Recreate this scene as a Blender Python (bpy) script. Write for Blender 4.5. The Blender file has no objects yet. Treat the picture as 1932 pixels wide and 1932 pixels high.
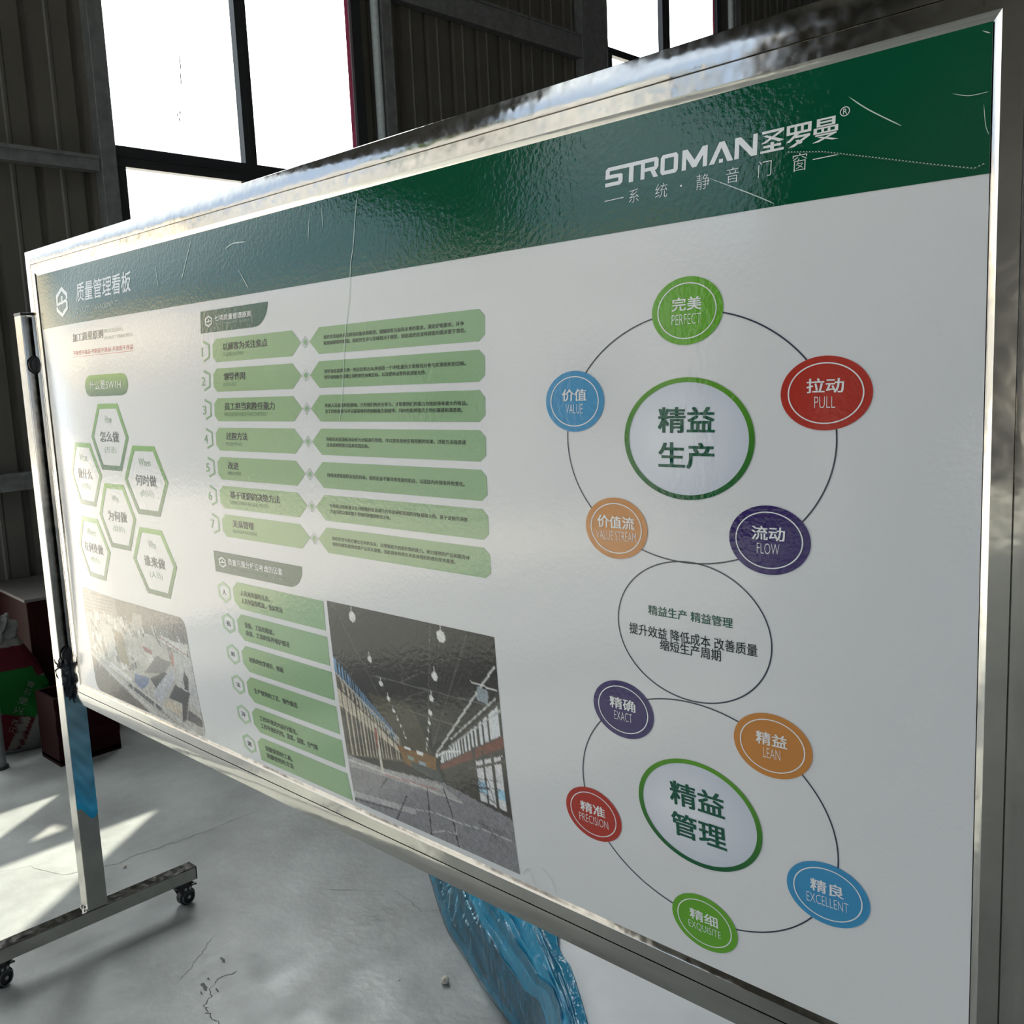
import bpy, bmesh, math, random
import numpy as np
from mathutils import Vector, Matrix

random.seed(7)
SC = bpy.context.scene
COL = SC.collection

# ------------------------------------------------------------------ camera
CAM = Vector((2.598, -0.992, 1.5725))
yaw, pit, rol = math.radians(-44.0761), math.radians(-8.0899), math.radians(-2.5411)
fw = Vector((math.cos(pit)*math.sin(yaw), math.cos(pit)*math.cos(yaw), math.sin(pit)))
r0 = Vector((math.cos(yaw), -math.sin(yaw), 0)); u0 = r0.cross(fw)
rt = math.cos(rol)*r0 + math.sin(rol)*u0
up = -math.sin(rol)*r0 + math.cos(rol)*u0
cd = bpy.data.cameras.new('camera'); cam = bpy.data.objects.new('camera', cd); COL.objects.link(cam)
M = Matrix((rt, up, -fw)).transposed().to_4x4(); M.translation = CAM
cam.matrix_world = M
cd.sensor_width = 36.0; cd.lens = 1825.2/1932*36.0; cd.clip_start = 0.02; cd.clip_end = 300
SC.camera = cam

# ------------------------------------------------------------------ sky, sun, exposure
SUN = Vector((1.0, -1.38, -1.618)).normalized()          # direction the sunlight travels
w = bpy.data.worlds.new('sky'); SC.world = w; w.use_nodes = True
nt = w.node_tree; nt.nodes.clear()
def N(t, **kw):
    n = nt.nodes.new(t)
    for k, v in kw.items(): setattr(n, k, v)
    return n
tc = N('ShaderNodeTexCoord'); dot = N('ShaderNodeVectorMath', operation='DOT_PRODUCT'); dot.inputs[1].default_value = -SUN
nt.links.new(tc.outputs['Generated'], dot.inputs[0])
mr = N('ShaderNodeMapRange'); mr.inputs[1].default_value = 0.15; mr.inputs[2].default_value = 0.95
nt.links.new(dot.outputs['Value'], mr.inputs[0])
nz = N('ShaderNodeTexNoise'); nz.inputs['Scale'].default_value = 3.2; nz.inputs['Detail'].default_value = 4
nt.links.new(tc.outputs['Generated'], nz.inputs['Vector'])
ad = N('ShaderNodeMath', operation='MULTIPLY_ADD'); ad.inputs[1].default_value = 0.75
nt.links.new(nz.outputs['Fac'], ad.inputs[0])
sb = N('ShaderNodeMath', operation='SUBTRACT'); sb.inputs[1].default_value = 0.38
nt.links.new(mr.outputs[0], sb.inputs[0]); nt.links.new(sb.outputs[0], ad.inputs[2])
cr = N('ShaderNodeValToRGB')
cr.color_ramp.elements[0].position = 0.0; cr.color_ramp.elements[0].color = (0.21, 0.27, 0.36, 1)
cr.color_ramp.elements[1].position = 1.0; cr.color_ramp.elements[1].color = (0.70, 0.70, 0.70, 1)
e = cr.color_ramp.elements.new(0.25); e.color = (0.56, 0.60, 0.61, 1)
nt.links.new(ad.outputs[0], cr.inputs[0])
bgn = N('ShaderNodeBackground'); bgn.inputs['Strength'].default_value = 3.0
# bright haze round the sun
au = N('ShaderNodeMapRange'); au.inputs[1].default_value = 0.80; au.inputs[2].default_value = 1.0; au.interpolation_type = 'SMOOTHSTEP'
au.inputs[3].default_value = 0.0; au.inputs[4].default_value = 3.6
nt.links.new(dot.outputs['Value'], au.inputs[0])
av = N('ShaderNodeVectorMath', operation='ADD'); nt.links.new(cr.outputs[0], av.inputs[0]); nt.links.new(au.outputs[0], av.inputs[1])
nt.links.new(av.outputs[0], bgn.inputs['Color'])
ow = N('ShaderNodeOutputWorld'); nt.links.new(bgn.outputs[0], ow.inputs[0])

sl = bpy.data.lights.new('sun', 'SUN'); sl.energy = 9.0; sl.angle = 0.009; sl.color = (1.0, 0.92, 0.77)
so = bpy.data.objects.new('sun', sl); COL.objects.link(so)
so.rotation_euler = SUN.to_track_quat('-Z', 'Y').to_euler(); so.location = (-12, 14, 18)

def portal(name, loc, sy, sz, turn=0.0):                  # sampling portals in the openings of the hall
    l = bpy.data.lights.new(name, 'AREA'); l.shape = 'RECTANGLE'; l.size = sz; l.size_y = sy
    l.cycles.is_portal = True
    o = bpy.data.objects.new(name, l); COL.objects.link(o); o.location = loc
    o.rotation_euler = (0, -math.pi/2, turn)
portal('daylight_window', (-2.64, 2.3, 3.65), 1.75, 3.2)
portal('daylight_window.001', (-2.64, 6.6, 4.3), 1.9, 2.2)
portal('daylight_door', (-2.64, -4.0, 3.0), 8.5, 6.0)
portal('daylight_door.001', (13.0, -4.5, 1.4), 9.0, 2.8, math.pi)  # portal in the right wall's added fill opening
portal('daylight_door.002', (7.8, -11.0, 3.5), 8.8, 7.0, math.pi/2)  # portal in the front wall's added fill opening

vs = SC.view_settings
vs.view_transform = 'Standard'; vs.look = 'None'; vs.gamma = 1.0; vs.use_curve_mapping = False
vs.exposure = 0.46
cy = SC.cycles
cy.use_denoising = True; cy.max_bounces = 10; cy.diffuse_bounces = 6; cy.glossy_bounces = 6
cy.transparent_max_bounces = 12; cy.sample_clamp_indirect = 8.0; cy.caustics_reflective = False; cy.caustics_refractive = False

# ------------------------------------------------------------------ helpers
def lin(c):
    f = lambda v: v/12.92 if v <= 0.04045 else ((v+0.055)/1.055)**2.4
    return tuple(f(v/255.0) for v in c)

MATS = {}
def mat(name, color=(0.5, 0.5, 0.5), rough=0.5, metal=0.0, ior=1.5, noise=None, bump=None, var=None, attr=None, aniso=None):
    """principled material; noise=(scale, amount) colour mottling, bump=(scale, distance, (sx,sy,sz)), var=roughness variation"""
    m = bpy.data.materials.new(name); m.use_nodes = True; MATS[name] = m
    t = m.node_tree; b = t.nodes['Principled BSDF']
    b.inputs['Base Color'].default_value = (*color, 1); b.inputs['Roughness'].default_value = rough
    b.inputs['Metallic'].default_value = metal; b.inputs['IOR'].default_value = ior
    L = t.links.new
    geo = t.nodes.new('ShaderNodeNewGeometry')
    src = None
    if attr:
        a = t.nodes.new('ShaderNodeAttribute'); a.attribute_name = attr; L(a.outputs['Color'], b.inputs['Base Color'])
    if noise:
        n = t.nodes.new('ShaderNodeTexNoise'); n.inputs['Scale'].default_value = noise[0]; n.inputs['Detail'].default_value = 6
        n.inputs['Roughness'].default_value = 0.62
        L(geo.outputs['Position'], n.inputs['Vector'])
        rp = t.nodes.new('ShaderNodeMapRange'); rp.inputs[1].default_value = 0.3; rp.inputs[2].default_value = 0.7
        rp.inputs[3].default_value = 1-noise[1]; rp.inputs[4].default_value = 1+noise[1]
        L(n.outputs['Fac'], rp.inputs[0])
        mx = t.nodes.new('ShaderNodeVectorMath'); mx.operation = 'SCALE'; mx.inputs[0].default_value = color
        L(rp.outputs[0], mx.inputs['Scale']); L(mx.outputs[0], b.inputs['Base Color'])
    if bump:
        mp = t.nodes.new('ShaderNodeMapping'); mp.inputs['Scale'].default_value = bump[2]
        L(geo.outputs['Position'], mp.inputs['Vector'])
        n2 = t.nodes.new('ShaderNodeTexNoise'); n2.inputs['Scale'].default_value = bump[0]; n2.inputs['Detail'].default_value = 3
        L(mp.outputs[0], n2.inputs['Vector'])
        bp = t.nodes.new('ShaderNodeBump'); bp.inputs['Distance'].default_value = bump[1]; bp.inputs['Strength'].default_value = 1.0
        L(n2.outputs['Fac'], bp.inputs['Height']); L(bp.outputs[0], b.inputs['Normal'])
    if var:
        n3 = t.nodes.new('ShaderNodeTexNoise'); n3.inputs['Scale'].default_value = var[0]; n3.inputs['Detail'].default_value = 4
        L(geo.outputs['Position'], n3.inputs['Vector'])
        r3 = t.nodes.new('ShaderNodeMapRange'); r3.inputs[1].default_value = 0.3; r3.inputs[2].default_value = 0.7
        r3.inputs[3].default_value = var[1]; r3.inputs[4].default_value = var[2]
        L(n3.outputs['Fac'], r3.inputs[0]); L(r3.outputs[0], b.inputs['Roughness'])
    return m

mat('polished_steel', (0.52, 0.505, 0.475), 0.10, 1.0, bump=(11, 0.0012, (1, 1, 1)), var=(60, 0.05, 0.16))
mat('post_steel', (0.42, 0.41, 0.385), 0.15, 1.0, noise=(25, 0.10), bump=(10, 0.0003, (1, 1, 1)), var=(50, 0.10, 0.22))
mat('brushed_steel', (0.66, 0.64, 0.60), 0.24, 1.0, noise=(25, 0.10), bump=(40, 0.00012, (1, 1, 0.1)))
mat('black_plastic', (0.012, 0.012, 0.013), 0.35)
mat('rubber', (0.010, 0.010, 0.011), 0.55)
mat('rivet_steel', (0.45, 0.45, 0.44), 0.3, 1.0)
mat('grey_wheel', (0.11, 0.11, 0.11), 0.4)
mat('print', rough=0.08, ior=1.56, bump=(130, 0.00034, (1, 1, 1)), attr='ink')
mat('board_back', (0.35, 0.35, 0.34), 0.6)
mat('concrete', (0.27, 0.285, 0.275), 0.42, noise=(2.6, 0.28), bump=(35, 0.0012, (1, 1, 1)), var=(6, 0.28, 0.55))
mat('crack', (0.10, 0.105, 0.10), 0.8)
mat('yard', (0.52, 0.49, 0.43), 0.9, noise=(1.4, 0.10))
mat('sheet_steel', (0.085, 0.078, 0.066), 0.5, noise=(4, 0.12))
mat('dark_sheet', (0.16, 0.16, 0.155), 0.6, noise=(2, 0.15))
mat('galvanised', (0.13, 0.133, 0.133), 0.5, noise=(18, 0.25))
mat('frame_black', (0.028, 0.028, 0.03), 0.35)
mat('red_strip', (0.62, 0.10, 0.20), 0.5)
mat('conduit', (0.42, 0.47, 0.48), 0.5, noise=(40, 0.15))
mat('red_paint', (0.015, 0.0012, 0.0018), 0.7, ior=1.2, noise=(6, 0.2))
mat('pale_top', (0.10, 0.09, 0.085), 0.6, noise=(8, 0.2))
mat('woven_sack', rough=0.8, ior=1.2, attr='ink', bump=(90, 0.0015, (1, 1, 1)))
mat('grey_cloth', (0.10, 0.10, 0.095), 0.8, noise=(12, 0.4))
mat('foam', (0.88, 0.90, 0.91), 0.45, noise=(5, 0.06), bump=(14, 0.004, (1, 1, 3)))
mat('stone', (0.52, 0.47, 0.40), 0.8, noise=(60, 0.2))
mat('facade_grey', (0.20, 0.205, 0.205), 0.8, noise=(1.2, 0.25))
mat('facade_cream', (0.50, 0.44, 0.35), 0.8, noise=(1.0, 0.08))
mat('bark', (0.16, 0.12, 0.08), 0.9)
mat('leaf', (0.16, 0.24, 0.07), 0.6, noise=(3, 0.5))

def glass_mat():
    m = bpy.data.materials.new('window_glass'); m.use_nodes = True; t = m.node_tree; t.nodes.clear()
    tr = t.nodes.new('ShaderNodeBsdfTransparent'); tr.inputs[0].default_value = (0.93, 0.97, 0.97, 1)
    gl = t.nodes.new('ShaderNodeBsdfGlossy'); gl.inputs['Roughness'].default_value = 0.02
    mx = t.nodes.new('ShaderNodeMixShader'); o = t.nodes.new('ShaderNodeOutputMaterial')
    L = t.links.new
    mx.inputs[0].default_value = 0.06; L(tr.outputs[0], mx.inputs[1]); L(gl.outputs[0], mx.inputs[2]); L(mx.outputs[0], o.inputs[0])
    MATS['window_glass'] = m
glass_mat()

m = bpy.data.materials.new('fill_skylight'); m.use_nodes = True; t = m.node_tree; t.nodes.clear()
a = t.nodes.new('ShaderNodeBsdfTranslucent'); a.inputs[0].default_value = (0.60, 0.62, 0.61, 1); b = t.nodes.new('ShaderNodeOutputMaterial'); t.links.new(a.outputs[0], b.inputs[0])
MATS['fill_skylight'] = m
def film_mat(name, tint, dense, body, clear):
    """thin plastic film: part see-through, part translucent, glossy; creases vary the thickness"""
    m = bpy.data.materials.new(name); m.use_nodes = True; t = m.node_tree; t.nodes.clear(); L = t.links.new
    at = t.nodes.new('ShaderNodeAttribute'); at.attribute_name = 'ink'
    geo = t.nodes.new('ShaderNodeNewGeometry')
    mp = t.nodes.new('ShaderNodeMapping'); mp.inputs['Scale'].default_value = (1, 1, 0.4)
    mp.inputs['Rotation'].default_value = (0, 0.45, 0)
    nz = t.nodes.new('ShaderNodeTexNoise'); nz.inputs['Scale'].default_value = 24; nz.inputs['Detail'].default_value = 4; nz.inputs['Distortion'].default_value = 0.6
    L(geo.outputs['Position'], mp.inputs['Vector']); L(mp.outputs[0], nz.inputs['Vector'])
    bp = t.nodes.new('ShaderNodeBump'); bp.inputs['Distance'].default_value = 0.006
    L(nz.outputs['Fac'], bp.inputs['Height'])
    tr = t.nodes.new('ShaderNodeBsdfTransparent'); tr.inputs[0].default_value = (*tint, 1)
    df = t.nodes.new('ShaderNodeBsdfDiffuse'); df.inputs[0].default_value = (*body, 1)
    tl = t.nodes.new('ShaderNodeBsdfTranslucent'); tl.inputs[0].default_value = (*dense, 1)
    gl = t.nodes.new('ShaderNodeBsdfGlossy'); gl.inputs['Roughness'].default_value = 0.16
    for n in (df, tl, gl): L(bp.outputs[0], n.inputs['Normal'])
    m1 = t.nodes.new('ShaderNodeMixShader'); m1.inputs[0].default_value = 0.55; L(df.outputs[0], m1.inputs[1]); L(tl.outputs[0], m1.inputs[2])
    sep = t.nodes.new('ShaderNodeSeparateColor'); L(at.outputs['Color'], sep.inputs[0])
    ma = t.nodes.new('ShaderNodeMath'); ma.operation = 'MULTIPLY_ADD'; ma.inputs[1].default_value = 0.5; ma.use_clamp = True
    sbb = t.nodes.new('ShaderNodeMath'); sbb.operation = 'SUBTRACT'; sbb.inputs[1].default_value = 0.25
    L(sep.outputs[0], sbb.inputs[0]); L(nz.outputs['Fac'], ma.inputs[0]); L(sbb.outputs[0], ma.inputs[2])
    m2 = t.nodes.new('ShaderNodeMixShader'); L(ma.outputs[0], m2.inputs[0]); L(tr.outputs[0], m2.inputs[1]); L(m1.outputs[0], m2.inputs[2])
    fr = t.nodes.new('ShaderNodeFresnel'); fr.inputs['IOR'].default_value = 1.45; L(bp.outputs[0], fr.inputs['Normal'])
    m3 = t.nodes.new('ShaderNodeMixShader'); L(fr.outputs[0], m3.inputs[0]); L(m2.outputs[0], m3.inputs[1]); L(gl.outputs[0], m3.inputs[2])
    o = t.nodes.new('ShaderNodeOutputMaterial'); L(m3.outputs[0], o.inputs[0]); MATS[name] = m
film_mat('blue_film', (0.70, 0.90, 0.99), (0.06, 0.62, 0.95), (0.06, 0.58, 0.92), 0.5)
mat('post_film', rough=0.16, bump=(30, 0.002, (1, 1, 3)), attr='ink')
film_mat('dark_film', (0.35, 0.42, 0.45), (0.05, 0.07, 0.08), (0.03, 0.04, 0.05), 0.5)

def link(name, me, m, parent=None, loc=None):
    o = bpy.data.objects.new(name, me); COL.objects.link(o)
    if m:
        for mm in (m if isinstance(m, (list, tuple)) else [m]): me.materials.append(MATS[mm])
    if parent: o.parent = parent
    if loc: o.location = loc
    return o
def tag(o, label, cat, group=None, kind=None):
    o['label'] = label; o['category'] = cat
    if group: o['group'] = group
    if kind: o['kind'] = kind
    return o
def empty(name, loc=(0, 0, 0)):
    o = bpy.data.objects.new(name, None); COL.objects.link(o); o.location = loc; o.empty_display_size = 0.1; return o
def setk(o, k='structure'):
    o['kind'] = k; return o
def bm_obj(name, bm, m, parent=None, smooth=None, loc=None):
    bmesh.ops.recalc_face_normals(bm, faces=bm.faces[:])
    if smooth is not None:
        for f in bm.faces: f.smooth = True
        for ed in bm.edges:
            if len(ed.link_faces) == 2 and ed.calc_face_angle(0) > math.radians(smooth): ed.smooth = False
    me = bpy.data.meshes.new(name); bm.to_mesh(me); bm.free()
    return link(name, me, m, parent, loc)
def add_box(bm, x0, x1, y0, y1, z0, z1, bev=0.0, mi=0):
    r = bmesh.ops.create_cube(bm, size=1.0)
    vv = r['verts']
    for v in vv: v.co = Vector(((x0+x1)/2+v.co.x*(x1-x0), (y0+y1)/2+v.co.y*(y1-y0), (z0+z1)/2+v.co.z*(z1-z0)))
    fs = list({f for v in vv for f in v.link_faces})
    for f in fs: f.material_index = mi
    if bev:
        es = list({ed for v in vv for ed in v.link_edges})
        bmesh.ops.bevel(bm, geom=es, offset=bev, segments=2, affect='EDGES', profile=0.5)
def add_cyl(bm, c, axis, r, h, seg=24, r2=None):
    q = Vector(axis).normalized().to_track_quat('Z', 'Y').to_matrix().to_4x4(); q.translation = Vector(c)
    return bmesh.ops.create_cone(bm, cap_ends=True, segments=seg, radius1=r, radius2=r if r2 is None else r2, depth=h, matrix=q)['verts']
def add_tube(bm, pts, r, seg=8, closed=False):
    pts = [Vector(p) for p in pts]; rings = []
    n = len(pts)
    for i, p in enumerate(pts):
        d = (pts[(i+1) % n if closed else min(i+1, n-1)] - pts[(i-1) % n if closed else max(i-1, 0)]).normalized()
        a = d.cross(Vector((0, 0, 1)));
        if a.length < 0.05: a = d.cross(Vector((0, 1, 0)))
        a.normalize(); b = d.cross(a)
        rr = r[i] if isinstance(r, (list, tuple)) else r
        rings.append([bm.verts.new(p + rr*(math.cos(2*math.pi*k/seg)*a + math.sin(2*math.pi*k/seg)*b)) for k in range(seg)])
    m = n if closed else n-1
    for i in range(m):
        A, B = rings[i], rings[(i+1) % n]
        for k in range(seg): bm.faces.new((A[k], A[(k+1) % seg], B[(k+1) % seg], B[k]))
    if not closed:
        bm.faces.new(rings[0]); bm.faces.new(rings[-1][::-1])
def box_obj(name, dims, m, parent=None, bev=0.0):
    bm = bmesh.new(); add_box(bm, *dims, bev=bev); return bm_obj(name, bm, m, parent)

# ------------------------------------------------------------------ the hall
XW = -2.6                                                  # inner plane of the left wall
YN, YF, XR, ZC = -11.0, 15.0, 13.0, 7.6

bm = bmesh.new()
add_box(bm, XW-0.12, XR, YN, YF, -0.02, 0.0)
def crack(pts, wd):
    P = []
    for i in range(len(pts)-1):
        a, b = Vector(pts[i]), Vector(pts[i+1])
        for k in range(6):
            p = a.lerp(b, k/6); P.append(p + Vector((random.uniform(-1, 1), random.uniform(-1, 1)))*0.006)
    P.append(Vector(pts[-1]))
    prev = None
    for i, p in enumerate(P):
        d = (P[min(i+1, len(P)-1)]-P[max(i-1, 0)]).normalized(); n = Vector((-d.y, d.x))*wd*random.uniform(0.3, 1.0)*(0.25 if i in (0, len(P)-1) else 1)
        cur = (bm.verts.new((p.x+n.x, p.y+n.y, 0.0006)), bm.verts.new((p.x-n.x, p.y-n.y, 0.0006)))
        if prev:
            f = bm.faces.new((prev[0], cur[0], cur[1], prev[1])); f.material_index = 1
        prev = cur
crack([(-0.60, 0.10), (-0.544, 0.211), (-0.527, 0.274), (-0.538, 0.314), (-0.528, 0.384), (-0.516, 0.462), (-0.51, 0.538), (-0.50, 0.80)], 0.0020)
crack([(0.55, 0.02), (0.492, 0.054), (0.428, 0.056), (0.394, 0.067), (0.363, 0.101), (0.319, 0.136), (0.33, 0.20)], 0.0018)
crack([(0.249, 0.072), (0.215, 0.123), (0.178, 0.175), (0.129, 0.234)], 0.0009)
crack([(0.15, 0.60), (0.35, 0.74), (0.5, 0.72), (0.7, 0.9)], 0.0010)
crack([(-0.9, -0.25), (-0.75, 0.05), (-0.6, 0.10)], 0.0010)
for cx, cy_, rr in ((0.323, 0.105, 0.016), (0.30, 0.13, 0.008), (0.345, 0.085, 0.007), (0.36, 0.12, 0.010), (0.25, 0.20, 0.012)):
    vs_ = []
    for k in range(14):
        a = 2*math.pi*k/14; q = rr*random.uniform(0.4, 1.2)
        vs_.append(bm.verts.new((cx+q*1.6*math.cos(a+0.6), cy_+q*0.5*math.sin(a), 0.0005)))
    f = bm.faces.new(vs_); f.material_index = 1
setk(bm_obj('floor', bm, ['concrete', 'crack']))
bm = bmesh.new()
FILL_STRIPS = [(0.2, 1.6), (3.6, 5.0)]                              # unseen translucent roof strips, added to bring in fill light
xs = [XW-0.12] + [v for q in FILL_STRIPS for v in q] + [XR]
for k in range(0, len(xs), 2): add_box(bm, xs[k], xs[k+1], YN, YF, ZC, ZC+0.1)
for a, b in FILL_STRIPS: add_box(bm, a, b, YN, -7.5, ZC, ZC+0.1); add_box(bm, a, b, -0.5, YF, ZC, ZC+0.1)
setk(bm_obj('ceiling', bm, 'dark_sheet'))
for k, (a, b) in enumerate(FILL_STRIPS): setk(box_obj('window_%d' % (k+3), (a, b, -7.5, -0.5, ZC+0.03, ZC+0.036), 'fill_skylight'))  # skylights added as fill over the front of the hall
setk(box_obj('wall_back', (XW-0.12, XR, YF, YF+0.1, 0, ZC), 'dark_sheet'))
bm = bmesh.new()                                          # unseen openings in front and right walls, added for fill light
for a, b, c, d in ((XW-0.12, 3.4, 0, ZC), (3.4, 12.2, 7.0, ZC), (12.2, XR, 0, ZC)): add_box(bm, a, b, YN-0.1, YN, c, d)
setk(bm_obj('wall_front', bm, 'dark_sheet'))
bm = bmesh.new()
for a, b, c, d in ((YN, -9.0, 0, ZC), (-9.0, 0.0, 2.8, ZC), (0.0, YF, 0, ZC)): add_box(bm, XR, XR+0.1, a, b, c, d)
setk(bm_obj('wall_right', bm, 'dark_sheet'))

# left wall: ribbed steel sheet with two tall windows and one big doorway
SX = XW - 0.06
def wp(v, c): return c + (v-c)*(SX-CAM.x)/(XW-CAM.x)       # same line of sight, moved back onto the sheet
bm = bmesh.new()
PITCH = 0.243*(SX-CAM.x)/(XW-CAM.x); RIB0 = wp(3.493, CAM.y)
def sheet(y0, y1, z0, z1):
    ys = [y0]
    k0 = math.ceil((y0-RIB0)/PITCH); k = k0
    prof = [(y0, 0.0)]
    while RIB0+k*PITCH < y1-0.03:
        c = RIB0+k*PITCH
        if c > y0+0.03:
            prof += [(c-0.026, 0.0), (c-0.016, -0.035), (c+0.016, -0.035), (c+0.026, 0.0), (c+0.10, 0.0), (c+0.108, 0.006), (c+0.122, 0.006), (c+0.13, 0.0)]
        k += 1
    prof = [p for p in prof if p[0] < y1] + [(y1, 0.0)]
    lo = [bm.verts.new((SX+d, y, z0)) for y, d in prof]; hi = [bm.verts.new((SX+d, y, z1)) for y, d in prof]
    lo2 = [bm.verts.new((SX-0.05, y, z0)) for y, d in (prof[0], prof[-1])]; hi2 = [bm.verts.new((SX-0.05, y, z1)) for y, d in (prof[0], prof[-1])]
    for i in range(len(prof)-1): bm.faces.new((lo[i], lo[i+1], hi[i+1], hi[i]))
    bm.faces.new((lo2[0], hi2[0], hi2[1], lo2[1]))
    bm.faces.new((lo[0], hi[0], hi2[0], lo2[0])); bm.faces.new((lo[-1], lo2[1], hi2[1], hi[-1]))
    bm.faces.new(hi + hi2[::-1]); bm.faces.new(lo[::-1] + lo2)
D0, D1, DZ = -8.2, 0.42, 6.0                               # doorway
W1 = (1.40, 3.14, 2.06, 5.25); W2 = (5.70, 7.56, 3.30, 5.55)
DM, DL = -4.4, 3.5  # lower lintel on the near side, shaped to cut daylight on the poster
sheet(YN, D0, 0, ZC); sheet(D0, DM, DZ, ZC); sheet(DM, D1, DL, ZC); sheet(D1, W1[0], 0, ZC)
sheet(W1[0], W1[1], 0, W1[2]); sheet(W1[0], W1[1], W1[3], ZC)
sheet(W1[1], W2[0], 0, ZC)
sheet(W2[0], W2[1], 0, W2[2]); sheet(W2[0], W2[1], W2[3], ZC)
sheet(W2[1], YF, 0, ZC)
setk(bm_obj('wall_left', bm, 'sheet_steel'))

def c_girt(name, y0, y1, z0, z1):
    bm = bmesh.new()                                      # C section: web at the back, two lips towards the room
    t = 0.006; x0, x1 = SX+0.007, XW+0.02
    add_box(bm, x0, x1, y0, y1, z1-t, z1); add_box(bm, x0, x1, y0, y1, z0, z0+t)
    add_box(bm, x1-t, x1, y0, y1, z0+t, z1-t)
    add_box(bm, x1, x1+0.012, y0, y1, z1-0.018, z1)
    return setk(bm_obj(name, bm, 'galvanised'))
c_girt('trim_1', D1, 1.355, 1.10, 1.19); c_girt('trim_2', D1, 1.365, 2.725, 2.80)
c_girt('trim_3', 3.42, 5.40, 4.06, 4.235); c_girt('trim_4', 3.42, 5.40, 2.72, 2.80); c_girt('trim_5', 3.42, 5.40, 1.10, 1.19)
c_girt('trim_6', 7.75, YF-0.05, 4.06, 4.235)
def jamb_post(name, y0, y1):
    bm = bmesh.new(); add_box(bm, SX+0.007, XW+0.03, y0, y1, 0, ZC-0.02, bev=0.004)
    add_box(bm, XW+0.03, XW+0.036, y1-0.012, y1, 0, ZC-0.02)
    return setk(bm_obj(name, bm, 'galvanised'))
jamb_post('trim_7', 1.372, 1.452); jamb_post('trim_8', 3.330, 3.412); jamb_post('trim_9', 5.40, 5.72); jamb_post('trim_10', 7.745, 7.83)
jamb_post('trim_11', D1-0.09, D1); jamb_post('trim_12', D0-0.09, D0)

def window(name, y0, y1, z0, z1, m0, m1, ra, rb, lm0, lm1):
    """steel window: two tall upper panes, a transom ra..rb, two lower sashes with a wider meeting stile lm0..lm1"""
    t = setk(empty(name, (0, 0, 0)))
    xa, xb = XW-0.05, XW
    bm = bmesh.new()
    add_box(bm, xa, xb, y0, y0+0.05, z0, z1); add_box(bm, xa, xb, y1-0.075, y1, z0, z1)
    add_box(bm, xa, xb, y0+0.05, y1-0.075, z1-0.06, z1); add_box(bm, xa, xb, y0+0.05, y1-0.075, z0, z0+0.084)
    add_box(bm, xa, xb+0.004, y0+0.05, y1-0.075, ra, rb); add_box(bm, xa+0.006, xb+0.012, y0+0.05, y1-0.075, (ra+rb)/2-0.004, (ra+rb)/2+0.004)
    bm_obj('window_frame', bm, 'frame_black', t)
    bm = bmesh.new(); add_box(bm, xa, xb+0.002, m0, m1, rb, z1-0.06); add_box(bm, xb+0.002, xb+0.008, (m0+m1)/2-0.006, (m0+m1)/2+0.012, rb, z1-0.06)
    bm_obj('mullion', bm, 'frame_black', t)
    bm = bmesh.new(); add_box(bm, xa+0.005, xb+0.001, lm0, lm1, z0+0.084, ra); add_box(bm, xa+0.005, xb+0.001, y0+0.05, y0+0.115, z0+0.084, ra)
    bm_obj('sash', bm, 'frame_black', t)
    xg = XW-0.03
    bm = bmesh.new()                                      # unseen sheet added to block sun; open corner shapes the floor patch
    ip = [(lm1, z0+0.084), (y1-0.075, z0+0.084), (y1-0.075, ra), (lm1+0.20, ra), (lm1+0.03, ra-0.165), (lm1, ra-0.165)]
    fa = [bm.verts.new((xg-0.002, *q)) for q in ip]; fb = [bm.verts.new((xg+0.002, *q)) for q in ip]
    bm.faces.new(fa); bm.faces.new(fb[::-1])
    for k in range(len(ip)): bm.faces.new((fa[k], fb[k], fb[(k+1) % len(ip)], fa[(k+1) % len(ip)]))
    bm_obj('sun_blocker', bm, 'frame_black', t)
    bm = bmesh.new(); add_box(bm, SX-0.06, xb, y0-0.02, y1+0.02, z0-0.03, z0+0.03); bm_obj('sill', bm, 'frame_black', t)  # sill added to stop sun leaking under the frame
    for a, b, c, d in ((y0+0.05, m0, rb, z1-0.06), (m1, y1-0.075, rb, z1-0.06), (y0+0.115, lm0, z0+0.084, ra)):
        bm = bmesh.new(); bm.faces.new([bm.verts.new((xg, yy, zz)) for yy, zz in ((a, c), (b, c), (b, d), (a, d))])
        bm_obj('pane', bm, 'window_glass', t)
    bm = bmesh.new(); add_box(bm, xg+0.002, xg+0.004, y1-0.107, y1-0.078, rb, z1-0.06)
    s = bm_obj('tape_strip', bm, 'red_strip', t); s['label'] = 'red strip of tape along the right edge of the glass'
    return t
window('window_1', 1.40, 3.18, 2.06, 5.25, 2.253, 2.330, 2.765, 2.872, 2.24, 2.41)
window('window_2', 5.70, 7.53, 3.30, 5.55, 6.555, 6.665, 4.165, 4.222, 6.54, 6.68)
# dirt marks on the first window's left pane
bm = bmesh.new()
for (yy, zz, sy, sz) in ((1.90, 3.34, 0.004, 0.07), (1.895, 3.26, 0.004, 0.06), (1.872, 3.10, 0.006, 0.012), (1.855, 3.085, 0.004, 0.010), (1.866, 3.06, 0.005, 0.014)):
    add_box(bm, XW-0.028, XW-0.026, yy, yy+sy, zz, zz+sz)
o = bm_obj('dirt_mark', bm, 'galvanised', bpy.data.objects['window_1'])

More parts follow.
